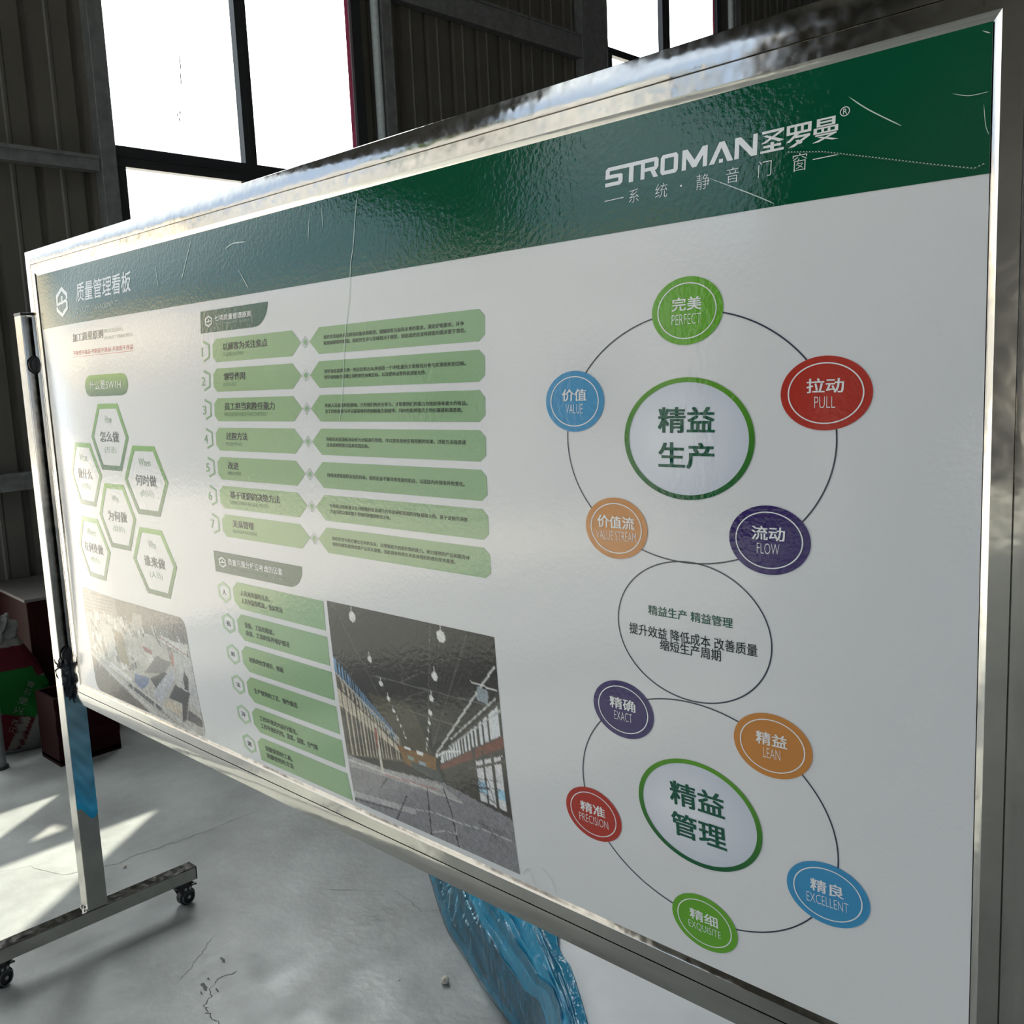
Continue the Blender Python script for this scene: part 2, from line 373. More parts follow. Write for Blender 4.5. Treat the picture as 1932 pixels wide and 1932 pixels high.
for nm, y, lab in (('conduit_pipe', 3.297, 'pale grey vertical conduit pipe beside the larger window'), ('conduit_pipe.001', 7.70, 'pale grey vertical conduit pipe beside the far window, above the board')):
    bm = bmesh.new(); add_cyl(bm, (XW+0.0, y, ZC/2), (0, 0, 1), 0.027, ZC-0.04, 16)
    for z in (1.4, 2.9, 4.4, 5.9): add_box(bm, XW-0.06, XW+0.03, y-0.034, y+0.034, z, z+0.02)
    tag(bm_obj(nm, bm, 'conduit', smooth=40), lab, 'pipe', 'conduit pipes on the wall')

# outside: sunlit yard, low grey shed, cream building, trees (seen as reflections in the steel and the laminate)
setk(box_obj('ground', (-45, 45, -45, 45, -0.22, -0.02), 'yard'))
def building(name, x0, x1, y0, y1, h, m, lab):
    t = tag(empty(name, ((x0+x1)/2, (y0+y1)/2, -0.02)), lab, 'building')
    cx, cy2 = (x0+x1)/2, (y0+y1)/2
    bm = bmesh.new(); add_box(bm, x0-cx, x1-cx, y0-cy2, y1-cy2, 0, h); bm_obj('wall_block', bm, m, t)
    bm = bmesh.new(); add_box(bm, x0-cx-0.1, x1-cx+0.1, y0-cy2-0.1, y1-cy2+0.1, h, h+0.12); bm_obj('roof_slab', bm, 'facade_grey', t)
    k = 0
    n = max(1, int((x1-x0)/2.4))
    for i in range(n):
        c = -(x1-x0)/2 + (i+0.5)*(x1-x0)/n
        bm = bmesh.new(); add_box(bm, c-0.5, c+0.5, y1-cy2-0.02, y1-cy2+0.03, h*0.35, h*0.72); bm_obj('window', bm, 'frame_black', t)
    return t
sh_ = building('shed', -12.6, -2.9, -9.4, -7.4, 4.0, 'facade_grey', 'grey shed with a flat parapet across the sunlit yard outside the doorway')
bm = bmesh.new(); add_box(bm, -4.85, 4.85, 1.02, 1.10, 4.12, 4.60); bm_obj('parapet', bm, 'facade_grey', sh_)
wt = building('warehouse', -40.0, -13.0, -16.0, -7.4, 4.7, 'facade_cream', 'long cream warehouse with a grey base beside the low shed')
bm = bmesh.new(); add_box(bm, -13.55, 13.55, 4.3, 4.36, 0, 2.6); bm_obj('base_course', bm, 'facade_grey', wt)
def tree(name, x, y, h, r, seed, lab):
    rnd = random.Random(seed); t = tag(empty(name, (x, y, -0.02)), lab, 'tree', 'trees beyond the yard')
    bm = bmesh.new(); add_tube(bm, [(0, 0, 0), (0.05, 0.02, h*0.3), (0.0, 0.1, h*0.55), (0.1, 0.0, h*0.8)], [0.2, 0.16, 0.11, 0.05], 8); bm_obj('trunk', bm, 'bark', t, smooth=40)
    bm = bmesh.new()
    cl = [(rnd.uniform(-1, 1)*r*0.62, rnd.uniform(-1, 1)*r*0.62, h*rnd.uniform(0.42, 0.92), r*rnd.uniform(0.28, 0.40)) for _ in range(16)]
    for cx, cyy, cz, cr_ in cl:
        for _ in range(120):
            d = Vector((rnd.gauss(0, 1), rnd.gauss(0, 1), rnd.gauss(0, 1))).normalized()*cr_*rnd.uniform(0.6, 1.05)
            p = Vector((cx, cyy, cz))+d; a = Vector((rnd.gauss(0, 1), rnd.gauss(0, 1), rnd.gauss(0, 1))).normalized(); b = a.orthogonal().normalized(); s = rnd.uniform(0.06, 0.13)
            bm.faces.new([bm.verts.new(p+q) for q in (a*s*1.6, b*s, -a*s*1.6, -b*s)])
    me = bpy.data.meshes.new('crown'); bm.to_mesh(me); bm.free(); link('crown', me, 'leaf', t)
tree('tree', -11.0, -11.6, 7.6, 1.75, 3, 'tall green tree behind the cream end of the grey shed')
tree('tree.001', -7.3, -11.8, 6.6, 1.7, 4, 'round green tree behind the middle of the grey shed')
tree('tree.002', -3.9, -11.9, 5.8, 1.55, 5, 'smaller green tree behind the end of the grey shed')

# ------------------------------------------------------------------ the wheeled notice board
PZ = 0.8025                                               # height of the poster's bottom edge
PW, PH = 2.277, 1.070
board = tag(empty('notice_board', (PW/2, 0.0, 0.0)), 'large wheeled stainless steel notice board with a green and white quality management poster', 'notice board')
def off(bm):
    for v in bm.verts: v.co.x -= PW/2
def bobj(name, bm, m, parent=None, smooth=None):
    off(bm); return bm_obj(name, bm, m, parent or board, smooth)

# frame rails: moulded profile (o = outward from the poster edge, y = depth), mitred
PROF = [(-0.004, 0.0045), (0.0, 0.0008), (0.0080, -0.0022), (0.0086, -0.0026), (0.0288, -0.0024), (0.0291, 0.004), (0.0303, 0.004),
        (0.0306, -0.0026), (0.0360, -0.0027), (0.0450, -0.0025), (0.0560, -0.0017), (0.0645, -0.0004), (0.0660, 0.0024), (0.0660, 0.0360), (-0.004, 0.0360)]
def rail(side):
    bm = bmesh.new(); A, B = [], []
    for o_, y in PROF:
        c = {'t': ((-o_, PH+o_), (PW+o_, PH+o_)), 'b': ((-o_, -o_), (PW+o_, -o_)), 'l': ((-o_, -o_), (-o_, PH+o_)), 'r': ((PW+o_, -o_), (PW+o_, PH+o_))}[side]
        A.append(bm.verts.new((c[0][0], y, PZ+c[0][1]))); B.append(bm.verts.new((c[1][0], y, PZ+c[1][1])))
    n = len(PROF)
    for i in range(n): bm.faces.new((A[i], A[(i+1) % n], B[(i+1) % n], B[i]))
    bm.faces.new(A); bm.faces.new(B[::-1])
    return bobj('frame_rail', bm, 'polished_steel', smooth=20)
for s in 'tblr': rail(s)
bm = bmesh.new(); add_box(bm, 0.0, PW, 0.005, 0.012, PZ, PZ+PH); bobj('back_panel', bm, 'board_back')

# posts, foot bars, casters
X0, X1 = -0.1275, -0.0803
def stand(x0, x1, inner):
    s = 1 if inner > x0 else -1
    bm = bmesh.new(); add_box(bm, x0, x1, -0.0214, 0.0357, 0.119, 1.780, bev=0.0025); bobj('post', bm, 'post_steel')
    p = COL.objects[-1] if False else bpy.data.objects[[o.name for o in board.children if o.name.startswith('post')][-1]]
    bm = bmesh.new(); add_box(bm, x0-0.0008, x1+0.0008, -0.0222, 0.0365, 1.780, 1.7875, bev=0.002); bobj('end_cap', bm, 'black_plastic', p)
    bm = bmesh.new(); add_box(bm, x0, x1, -0.296, 0.3085, 0.078, 0.119, bev=0.0025); f = bobj('foot_bar', bm, 'post_steel')
    for ya, yb in ((-0.298, -0.296), (0.3085, 0.3105)):
        bm = bmesh.new(); add_box(bm, x0, x1, ya, yb, 0.078, 0.119); bobj('end_cap', bm, 'black_plastic', f)
    # weld collar beads at the foot of the post
    bm = bmesh.new()
    for k in range(3): add_cyl(bm, (x0+0.004+k*0.018, -0.0225, 0.121+0.004*(k == 1)), (0, 1, 0), 0.004, 0.004, 10)
    bobj('weld', bm, 'rivet_steel', p)
    # pivots joining post and frame
    gx0, gx1 = (x1, -0.066) if inner > x0 else (PW+0.066, x0)
    for z in (1.652, 0.868):
        bm = bmesh.new(); add_cyl(bm, ((gx0+gx1)/2, 0.006, z), (1, 0, 0), 0.020, gx1-gx0, 24)
        add_cyl(bm, ((gx0+gx1)/2, 0.006, z), (1, 0, 0), 0.024, 0.004, 24)
        bobj('pivot', bm, 'black_plastic', smooth=40)
    return p
lp = stand(X0, X1, -0.066)
rp_ = stand(PW+0.0803, PW+0.1275, PW)

def caster():
    t = bpy.data.objects.new('caster', None); COL.objects.link(t); t.parent = board
    bm = bmesh.new(); add_box(bm, -0.021, 0.021, -0.026, 0.026, -0.004, 0.0, bev=0.001); add_cyl(bm, (0, 0, -0.007), (0, 0, 1), 0.018, 0.008, 24)
    bm_obj('mounting_plate', bm, 'black_plastic', t)
    # housing: two side cheeks joined by a hood
    bm = bmesh.new()
    for sx in (-1, 1):
        prof = [(-0.024, -0.010), (0.016, -0.010), (0.026, -0.022), (0.026, -0.042), (0.018, -0.056), (0.008, -0.060), (-0.004, -0.052), (-0.016, -0.026)]
        a = [bm.verts.new((sx*0.0125, y, z)) for y, z in prof]; b = [bm.verts.new((sx*0.0150, y, z)) for y, z in prof]
        bm.faces.new(a); bm.faces.new(b[::-1])
        for i in range(len(prof)): bm.faces.new((a[i], a[(i+1) % len(prof)], b[(i+1) % len(prof)], b[i]))
    add_box(bm, -0.0125, 0.0125, -0.024, 0.018, -0.016, -0.010)
    bm_obj('fork', bm, 'black_plastic', t)
    for y, z in ((0.002, -0.022), (0.018, -0.024), (0.012, -0.051)):
        bm = bmesh.new(); add_cyl(bm, (0, y, z), (1, 0, 0), 0.0042 if z > -0.04 else 0.0055, 0.036, 14)
        bm_obj('rivet', bm, 'rivet_steel', t, smooth=40)
    # wheel: lathe about X
    bm = bmesh.new(); cx = Vector((0, 0.012, -0.051)); seg = 36
    prof = [(0.011, 0.012), (0.0115, 0.018), (0.0115, 0.024), (0.009, 0.027), (0, 0.0272), (-0.009, 0.027), (-0.0115, 0.024), (-0.0115, 0.018), (-0.011, 0.012)]
    rings = [[bm.verts.new(cx+Vector((x, r*math.cos(2*math.pi*k/seg), r*math.sin(2*math.pi*k/seg)))) for k in range(seg)] for x, r in prof]
    for i in range(len(prof)-1):
        for k in range(seg): bm.faces.new((rings[i][k], rings[i][(k+1) % seg], rings[i+1][(k+1) % seg], rings[i+1][k]))
    bm.faces.new(rings[0]); bm.faces.new(rings[-1][::-1])
    wh = bm_obj('wheel', bm, 'rubber', t, smooth=40)
    for sx in (-1, 1):
        bm = bmesh.new()
        ro = [bm.verts.new(cx+Vector((sx*0.0165, 0.0215*math.cos(a), 0.0215*math.sin(a)))) for a in [2*math.pi*k/seg for k in range(seg)]]
        ri = [bm.verts.new(cx+Vector((sx*0.0165, 0.0190*math.cos(a), 0.0190*math.sin(a)))) for a in [2*math.pi*k/seg for k in range(seg)]]
        bo = [bm.verts.new(v.co-Vector((sx*0.006, 0, 0))) for v in ro]
        for k in range(seg):
            bm.faces.new((ro[k], ro[(k+1) % seg], ri[(k+1) % seg], ri[k])); bm.faces.new((ro[k], bo[k], bo[(k+1) % seg], ro[(k+1) % seg]))
        bm_obj('hub_ring', bm, 'grey_wheel', t)
    bm = bmesh.new(); add_tube(bm, [(0, 0.016, -0.016), (0, 0.030, -0.018), (0, 0.044, -0.026), (0, 0.052, -0.031)], [0.006, 0.006, 0.005, 0.003], 10)
    add_box(bm, -0.010, 0.010, 0.026, 0.046, -0.0255, -0.021, bev=0.001)
    bm_obj('brake_lever', bm, 'black_plastic', t, smooth=50)
    return t
c0 = caster()
def dup(o, parent):
    c = o.copy(); COL.objects.link(c); c.parent = parent
    for ch in o.children: dup(ch, c)
    return c
for i, (x, y, a) in enumerate((((X0+X1)/2, 0.268, 0.15), ((X0+X1)/2, -0.262, 0.35), (PW+0.104, 0.268, -0.3), (PW+0.104, -0.262, 0.5))):
    c = c0 if i == 0 else dup(c0, board)
    c.location = (x-PW/2, y, 0.0780); c.rotation_euler = (0, 0, a)

# torn protective film bunched round the lower pivot, with a knotted tie, and the film left on the post below
def ink_mesh(name, verts, faces, cols, m, parent=None, smooth=True):
    me = bpy.data.meshes.new(name); me.from_pydata([tuple(v) for v in verts], [], faces)
    a = me.color_attributes.new('ink', 'FLOAT_COLOR', 'POINT')
    arr = np.ones((len(verts), 4), np.float32); arr[:, :3] = np.asarray(cols, np.float32); a.data.foreach_set('color', arr.ravel())
    if smooth: me.polygons.foreach_set('use_smooth', [True]*len(me.polygons))
    return link(name, me, m, parent)
ft_v, ft_f, ft_c = [], [], []
nu, nv = 8, 40
for j in range(nv+1):
    for i in range(nu+1):
        u, v = i/nu, j/nv
        z = 0.405+0.02*math.sin(u*5+1)*(1-v) + (0.752-0.405)*v
        ft_v.append((X1-PW/2+0.0012+0.0012*(1-v)*math.sin(v*60+u*3), -0.0209+0.0561*u, z))
        k = (1-v)**2; m_ = 1+0.25*math.sin(v*34+u*2.5)*math.sin(v*11+u*4+1); ft_c.append(((0.15-0.135*k)*m_, (0.26+0.06*k)*m_, (0.31+0.25*k)*m_))
for j in range(nv):
    for i in range(nu):
        a = j*(nu+1)+i; ft_f.append((a, a+1, a+nu+2, a+nu+1))
o = ink_mesh('protective_film', ft_v, ft_f, ft_c, 'post_film', board); o['label'] = 'blue protective film left on the side of the post'
bm = bmesh.new()
rnd = random.Random(11)
g = bmesh.ops.create_icosphere(bm, subdivisions=4, radius=1.0)['verts']
for v in g:
    d = v.co.copy(); a = math.sin(d.x*9+d.z*7)*0.14+math.sin(d.y*13-d.z*11)*0.12+math.sin(d.z*17+d.x*5)*0.08
    d *= 1+a; v.co = Vector((-0.073+d.x*0.0062, 0.008+d.y*0.027, 0.800+d.z*0.062))
for v in bm.verts: v.co.x -= PW/2
o = bm_obj('torn_film', bm, 'dark_film', board, smooth=70); o['label'] = 'bunched dark torn plastic between post and frame'
me = o.data; a = me.color_attributes.new('ink', 'FLOAT_COLOR', 'POINT'); a.data.foreach_set('color', [0.85]*4*len(me.vertices))
bm = bmesh.new()
add_tube(bm, [(-0.079, -0.022, 0.838), (-0.076, -0.030, 0.842), (-0.072, -0.024, 0.836), (-0.071, 0.0, 0.834), (-0.074, 0.024, 0.836)], 0.0028, 8)
add_tube(bm, [(-0.078, -0.024, 0.840), (-0.090, -0.030, 0.850), (-0.098, -0.029, 0.858)], [0.003, 0.002, 0.001], 8)
add_tube(bm, [(-0.078, -0.024, 0.838), (-0.092, -0.031, 0.828), (-0.090, -0.030, 0.812), (-0.083, -0.029, 0.806)], [0.003, 0.0026, 0.0022, 0.001], 8)
add_tube(bm, [(-0.075, -0.026, 0.842), (-0.070, -0.028, 0.858), (-0.068, -0.024, 0.868)], [0.003, 0.0022, 0.001], 8)
bobj('cable_tie', bm, 'black_plastic', smooth=60)

# ------------------------------------------------------------------ the poster (bulges 35 mm towards the viewer at mid height)
def bulge(X, Z):
    t = (Z-535.0)/535.0
    a = max(0.0, min(1.0, X/350.0)); b = max(0.0, min(1.0, (2277-X)/250.0))
    return 35.0*max(0.0, 1-t*t)*math.sin(a*math.pi/2)*math.sin(b*math.pi/2)
def P3(X, Z, lay): return ((X-2277/2)/1000, -(bulge(X, Z)+0.4*lay)/1000, PZ+Z/1000)
LIT = 0.62                                                # display value of a printed colour -> ink reflectance
def ink(r, g, b): return tuple(min(0.9, c/LIT) for c in lin((r, g, b)))
PAPER = (0.77, 0.765, 0.77)
WHITE = (0.86, 0.86, 0.85)
GREEN_HEAD = (0.0025, 0.080, 0.037); GREEN_DEEP = (0.008, 0.095, 0.054)
BLACK = (0.018, 0.022, 0.022)

class Print:
    def __init__(s): s.v = []; s.f = []; s.c = []
    def add(s, pts, faces, col, lay):
        n = len(s.v)
        for (X, Z) in pts:
            s.v.append(P3(X, Z, lay)); s.c.append(col(X, Z) if callable(col) else col)
        s.f += [tuple(i+n for i in f) for f in faces]
        return s
    def poly(s, pts, col, lay=1): return s.add(pts, [tuple(range(len(pts)))], col, lay)
    def grid(s, x0, x1, z0, z1, nx, nz, col, lay=1, shape=None):
        pts = []
        for j in range(nz+1):
            for i in range(nx+1):
                X, Z = x0+(x1-x0)*i/nx, z0+(z1-z0)*j/nz
                if shape: X, Z = shape(X, Z)
                pts.append((X, Z))
        fs = [(j*(nx+1)+i, j*(nx+1)+i+1, (j+1)*(nx+1)+i+1, (j+1)*(nx+1)+i) for j in range(nz) for i in range(nx)]
        return s.add(pts, fs, col, lay)
    def disc(s, cx, cz, rx, rz, col, lay=1, n=72):
        pts = [(cx, cz)]+[(cx+rx*k*math.cos(2*math.pi*i/n), cz+rz*k*math.sin(2*math.pi*i/n)) for k in (0.5, 1.0) for i in range(n)]
        fs = [(0, 1+i, 1+(i+1) % n) for i in range(n)]+[(1+i, 1+n+i, 1+n+(i+1) % n, 1+(i+1) % n) for i in range(n)]
        return s.add(pts, fs, col, lay)
    def ring(s, cx, cz, rx, rz, wx, wz, col, lay=1, n=120):
        pts = [(cx+(rx-k*wx)*math.cos(2*math.pi*i/n), cz+(rz-k*wz)*math.sin(2*math.pi*i/n)) for k in (0, 1) for i in range(n)]
        return s.add(pts, [(i, (i+1) % n, n+(i+1) % n, n+i) for i in range(n)], col, lay)
    def frame(s, outer, inner, col, lay=1, sub=4):
        n = len(outer)
        for i in range(n):
            a, b = outer[i], outer[(i+1) % n]; c, d = inner[i], inner[(i+1) % n]
            for k in range(sub):
                t0, t1 = k/sub, (k+1)/sub
                L = lambda p, q, t: (p[0]+(q[0]-p[0])*t, p[1]+(q[1]-p[1])*t)
                s.poly([L(a, b, t0), L(a, b, t1), L(c, d, t1), L(c, d, t0)], col, lay)
        return s
    def line(s, pts, wd, col, lay=1):
        P = [Vector(p) for p in pts]
        for i in range(len(P)-1):
            a, b = P[i], P[i+1]; m = max(1, int((b-a).length/40))
            d = (b-a).normalized(); n = Vector((-d.y, d.x))*wd/2
            for k in range(m):
                p, q = a.lerp(b, k/m), a.lerp(b, (k+1)/m)
                s.poly([(p+n)[:], (q+n)[:], (q-n)[:], (p-n)[:]], col, lay)
        return s
    def text(s, body, x0, x1, z0, z1, col, lay=2, bold=0.0):
        v, f = glyphs(body, min(bold, 0.0))
        xs = [p[0] for p in v]; ys = [p[1] for p in v]
        ax, bx, ay, by = min(xs), max(xs), min(ys), max(ys)
        pts = [(x0+(p[0]-ax)/(bx-ax)*(x1-x0), z0+(p[1]-ay)/(by-ay)*(z1-z0)) for p in v]
        if bold > 0:                                       # heavier weight: the strokes overprinted with small shifts
            em = (x1-x0)/(bx-ax); ez = (z1-z0)/(by-ay)
            for k, (du, dv) in enumerate(((1, 0.7), (-1, 0.7), (1, -0.7), (-1, -0.7), (0, 0))):
                s.add([(X+du*bold*em, Z+dv*bold*ez) for X, Z in pts], f, col, lay+0.03*k)
            return s
        return s.add(pts, f, col, lay)
    def build(s, name, parent, label=None):
        o = ink_mesh(name, s.v, s.f, s.c, 'print', parent)
        if label: o['label'] = label
        return o
FC = bpy.data.curves.new('lettering', 'FONT'); FO = bpy.data.objects.new('lettering', FC); COL.objects.link(FO)
def glyphs(body, bold):
    FC.body = body; FC.offset = bold; FC.resolution_u = 3
    bpy.context.view_layer.update()
    dg = bpy.context.evaluated_depsgraph_get()
    me = bpy.data.meshes.new_from_object(FO.evaluated_get(dg))
    v = [(p.co.x, p.co.y) for p in me.vertices]; f = [tuple(p.vertices) for p in me.polygons]
    bpy.data.meshes.remove(me)
    return v, f

sheet_ = Print().grid(0, 2277, 0, 1070, 110, 54, PAPER, 0).build('poster_sheet', board)
Print().grid(0, 2277, 936, 1070, 110, 8, GREEN_HEAD, 1).build('header_band', sheet_, 'dark green band across the top of the poster')

def emblem(p, cx, cz, hx, hz, col, lay=2):
    """hexagonal S emblem with a short stem"""
    q = lambda u, v: (cx+u*hx, cz+v*hz)
    t = 0.24
    for a, b, c, d in (((-1, .5), (0, 1), (0, .70), (-.72, .34)), ((0, 1), (1, .5), (.72, .34), (0, .70)),
                       ((1, .5), (1, .12), (.72, .12), (.72, .34)), ((-1, .5), (-.72, .34), (-.72, -.02), (-1, -.22)),
                       ((-1, -.22), (-.72, -.02), (.72, .14), (1, -.02)), ((1, -.02), (.72, .10), (.72, -.36), (1, -.52)),
                       ((1, -.52), (.72, -.36), (0, -.72), (0, -1)), ((0, -1), (0, -.72), (-.72, -.38), (-1, -.52)),
                       ((-1, -.52), (-.72, -.38), (-.72, -.26), (-1, -.26)), ((-.13, .38), (.13, .38), (.13, 0.0), (-.13, -.04))):
        p.poly([q(*a), q(*b), q(*c), q(*d)], col, lay)

p = Print(); emblem(p, 153, 992, 37, 37, WHITE); p.build('emblem', sheet_)
p = Print(); p.text('质量管理看板', 245, 531, 984, 1028, WHITE, 2, 0.012); p.text('QUALITY MANAGEMENT', 244, 465, 957, 970, (0.62, 0.70, 0.66), 2, -0.012)
p.build('title_lettering', sheet_)

# brand lettering at the right of the band
p = Print()
def gl(x0, x1, polys, z0=993.0, z1=1016.0, slope=1.5):
    for pl in polys:
        if len(pl) == 4 and isinstance(pl[0], (int, float)): a, b, c, d = pl; pl = [(a, c), (b, c), (b, d), (a, d)]
        p.poly([(x0+u*(x1-x0), z0+v*(z1-z0)+slope*(x0+u*(x1-x0)-1832)/300) for u, v in pl], WHITE, 2)
gl(1832, 1858.5, [[(.14, 1), (1, 1), (1, .80), (.24, .80), (.24, .60), (0, .60), (0, .88)], [(0, .60), (.24, .60), (.9, .58), (1, .5), (1, .4), (0, .4)], [(.76, .4), (1, .4), (1, .12), (.86, 0), (.76, .2)], (0, .86, 0, .2)])
gl(1858, 1886, [(0, 1, .8, 1), (.36, .60, 0, .8)])
gl(1885.5, 1911, [(0, .23, 0, .8), [(0, .8), (0, 1), (.88, 1), (1, .88), (.76, .8)], [(.76, .8), (1, .88), (1, .5), (.88, .36), (.76, .54)], (.23, .88, .36, .54), [(.55, .36), (.80, .36), (1, 0), (.74, 0)]])
gl(1914, 1938.5, [[(0, .86), (.12, 1), (.88, 1), (1, .86), (.76, .8), (.24, .8)], [(0, .14), (.24, .2), (.76, .2), (1, .14), (.88, 0), (.12, 0)], [(0, .14), (0, .86), (.24, .8), (.24, .2)], [(1, .14), (.76, .2), (.76, .8), (1, .86)]])
gl(1944, 1978, [(0, .17, 0, 1), (.83, 1, 0, 1), [(.17, 1), (.20, 1), (.5, .42), (.5, .06), (.42, .06), (.17, .58)], [(.83, 1), (.80, 1), (.5, .42), (.5, .06), (.58, .06), (.83, .58)]])
gl(1980.5, 2011.5, [[(.40, 1), (.50, 1), (.50, .72), (.22, 0), (0, 0)], [(.50, 1), (.62, 1), (1, 0), (.77, 0), (.50, .72)], (.42, .58, 0, .18)])
gl(2013, 2041, [(0, .2, 0, 1), (.8, 1, 0, 1), [(.2, 1), (.26, 1), (.8, .32), (.8, 0), (.74, 0), (.2, .68)]])
gl(2045, 2072.5, [(.04, .98, .88, 1), [(.80, .88), (1, .88), (.22, .44), (.0, .44)], [(.06, .80), (.26, .80), (1, .46), (.80, .40)], (.42, .58, 0, .44), (.12, .88, .22, .33), (0, 1, 0, .11)])
gl(2075, 2103, [(0, 1, .89, 1), (0, 1, .56, .67), (0, .14, .67, .89), (.86, 1, .67, .89), (.32, .43, .67, .89), (.58, .69, .67, .89), [(.34, .56), (.54, .56), (.16, .24), (0, .24)], (.36, .96, .38, .48), [(.76, .38), (.96, .38), (.34, 0), (.10, 0)], [(.36, .28), (.50, .30), (.68, .14), (.56, .08)]])
gl(2105.5, 2132, [(.12, .88, .92, 1), (.12, .26, .68, .92), (.74, .88, .68, .92), (.26, .74, .78, .86), (.12, .88, .64, .71), (0, 1, .54, .61), (0, .14, .40, .54), (.86, 1, .40, .54), (.32, .43, .40, .54), (.58, .69, .40, .54), (0, 1, .34, .41), (.08, .94, .24, .31), [(.70, .24), (.90, .24), (.22, -.02), (-.04, -.02)], [(.16, .20), (.34, .20), (1.04, -.02), (.78, -.02)]])
p.ring(2138.5, 1019.5, 5.2, 4.8, 0.9, 0.9, WHITE, 2, 40); p.text('R', 2136.6, 2140.8, 1016.9, 1022.2, WHITE, 2, 0.0)
p.line([(1832, 976.4), (1861, 976.8)], 0.9, WHITE, 2); p.line([(2106, 977.5), (2136, 978)], 0.9, WHITE, 2)
for ch, a, b, c, d in (('系', 1869.5, 1884, 968.5, 984), ('统', 1908, 1925, 968, 984.5), ('静', 1964.5, 1982, 968.5, 985.5), ('音', 2003.5, 2020, 969.5, 986), ('门', 2043.5, 2059, 969.5, 986), ('窗', 2083.5, 2099.5, 968.5, 986.8)):
    p.text(ch, a, b, c, d, WHITE, 2, -0.012)
p.disc(1944, 977, 1.3, 1.1, WHITE, 2, 16)
p.build('brand_lettering', sheet_)

# left column
p = Print()
p.text('加工质量原则', 215, 391, 892, 912, (0.05, 0.10, 0.085), 1, 0.010)
p.text('PROCESSING', 397, 491, 903, 911, (0.36, 0.44, 0.38), 1, -0.01); p.text('QUALITY PRINCIPLES', 397, 540, 887, 895.5, (0.36, 0.44, 0.38), 1, -0.01)
p.text('不接受不良品·不制造不良品·不流出不良品', 216, 540, 860.5, 871, (0.55, 0.03, 0.05), 1, 0.006); p.line([(217, 856.5), (540, 856.5)], 1.0, (0.55, 0.05, 0.06), 1)
p.build('principle_lettering', sheet_)
LEAF = lin((112, 176, 60)); DEEP = lin((8, 98, 62))
def grad(z0, z1, top=LEAF, bot=DEEP):
    def f(X, Z):
        t = max(0.0, min(1.0, (Z-z0)/(z1-z0))); return tuple((b+(a-b)*t)*0.95 for a, b in zip(top, bot))
    return f
p = Print()
def pillshape(X, Z):
    t = abs((Z-786.5)/24.5); r = 30.0; e = r*(1-math.sqrt(max(0, 1-t*t)))
    return (283+e+(X-283)/(510-283)*(227-2*e), Z)
p.grid(283, 510, 762, 811, 16, 16, grad(762, 811), 1, pillshape); p.text('什么是5W1H', 312, 476, 777, 798, WHITE, 2, 0.008)
p.build('heading_pill', sheet_)
for cx, cz, hw, th, en, cn, sub in ((401.5, 668.5, 98.5, 51.5, 'How', '怎么做', '(方法)'), (238, 577, 108, 52, 'What', '做什么', '(对象)'), (566.5, 575.5, 103.5, 52, 'When', '何时做', '(时间)'),
                                   (404, 485, 96, 50, 'Why', '为何做', '(目的)'), (236, 394.5, 108, 54, 'Where', '在何处做', '(地点)'), (564.5, 393.5, 103.5, 52.5, 'Who', '谁来做', '(人员)')):
    hh = 76.0; p = Print()
    out = [(cx-th, cz+hh), (cx+th, cz+hh), (cx+hw, cz), (cx+th, cz-hh), (cx-th, cz-hh), (cx-hw, cz)]
    k = 0.85; inn = [(cx+(a-cx)*k, cz+(b-cz)*k) for a, b in out]
    p.frame(out, inn, grad(cz-hh, cz+hh), 1, 5)
    wl = {3: 49, 4: 63}[len(cn)]
    p.text(en, cx-(17 if len(en) == 3 else 27+3*(len(en)-4)), cx+(17 if len(en) == 3 else 27+3*(len(en)-4)), cz+32, cz+49, (0.17, 0.36, 0.15), 1, -0.012)
    p.text(cn, cx-wl, cx+wl, cz-11.5, cz+13, (0.022, 0.05, 0.055), 1, 0.010)
    p.text(sub, cx-30, cx+30, cz-38, cz-21, (0.17, 0.36, 0.15), 1, -0.012)
    p.build('hexagon_panel', sheet_)

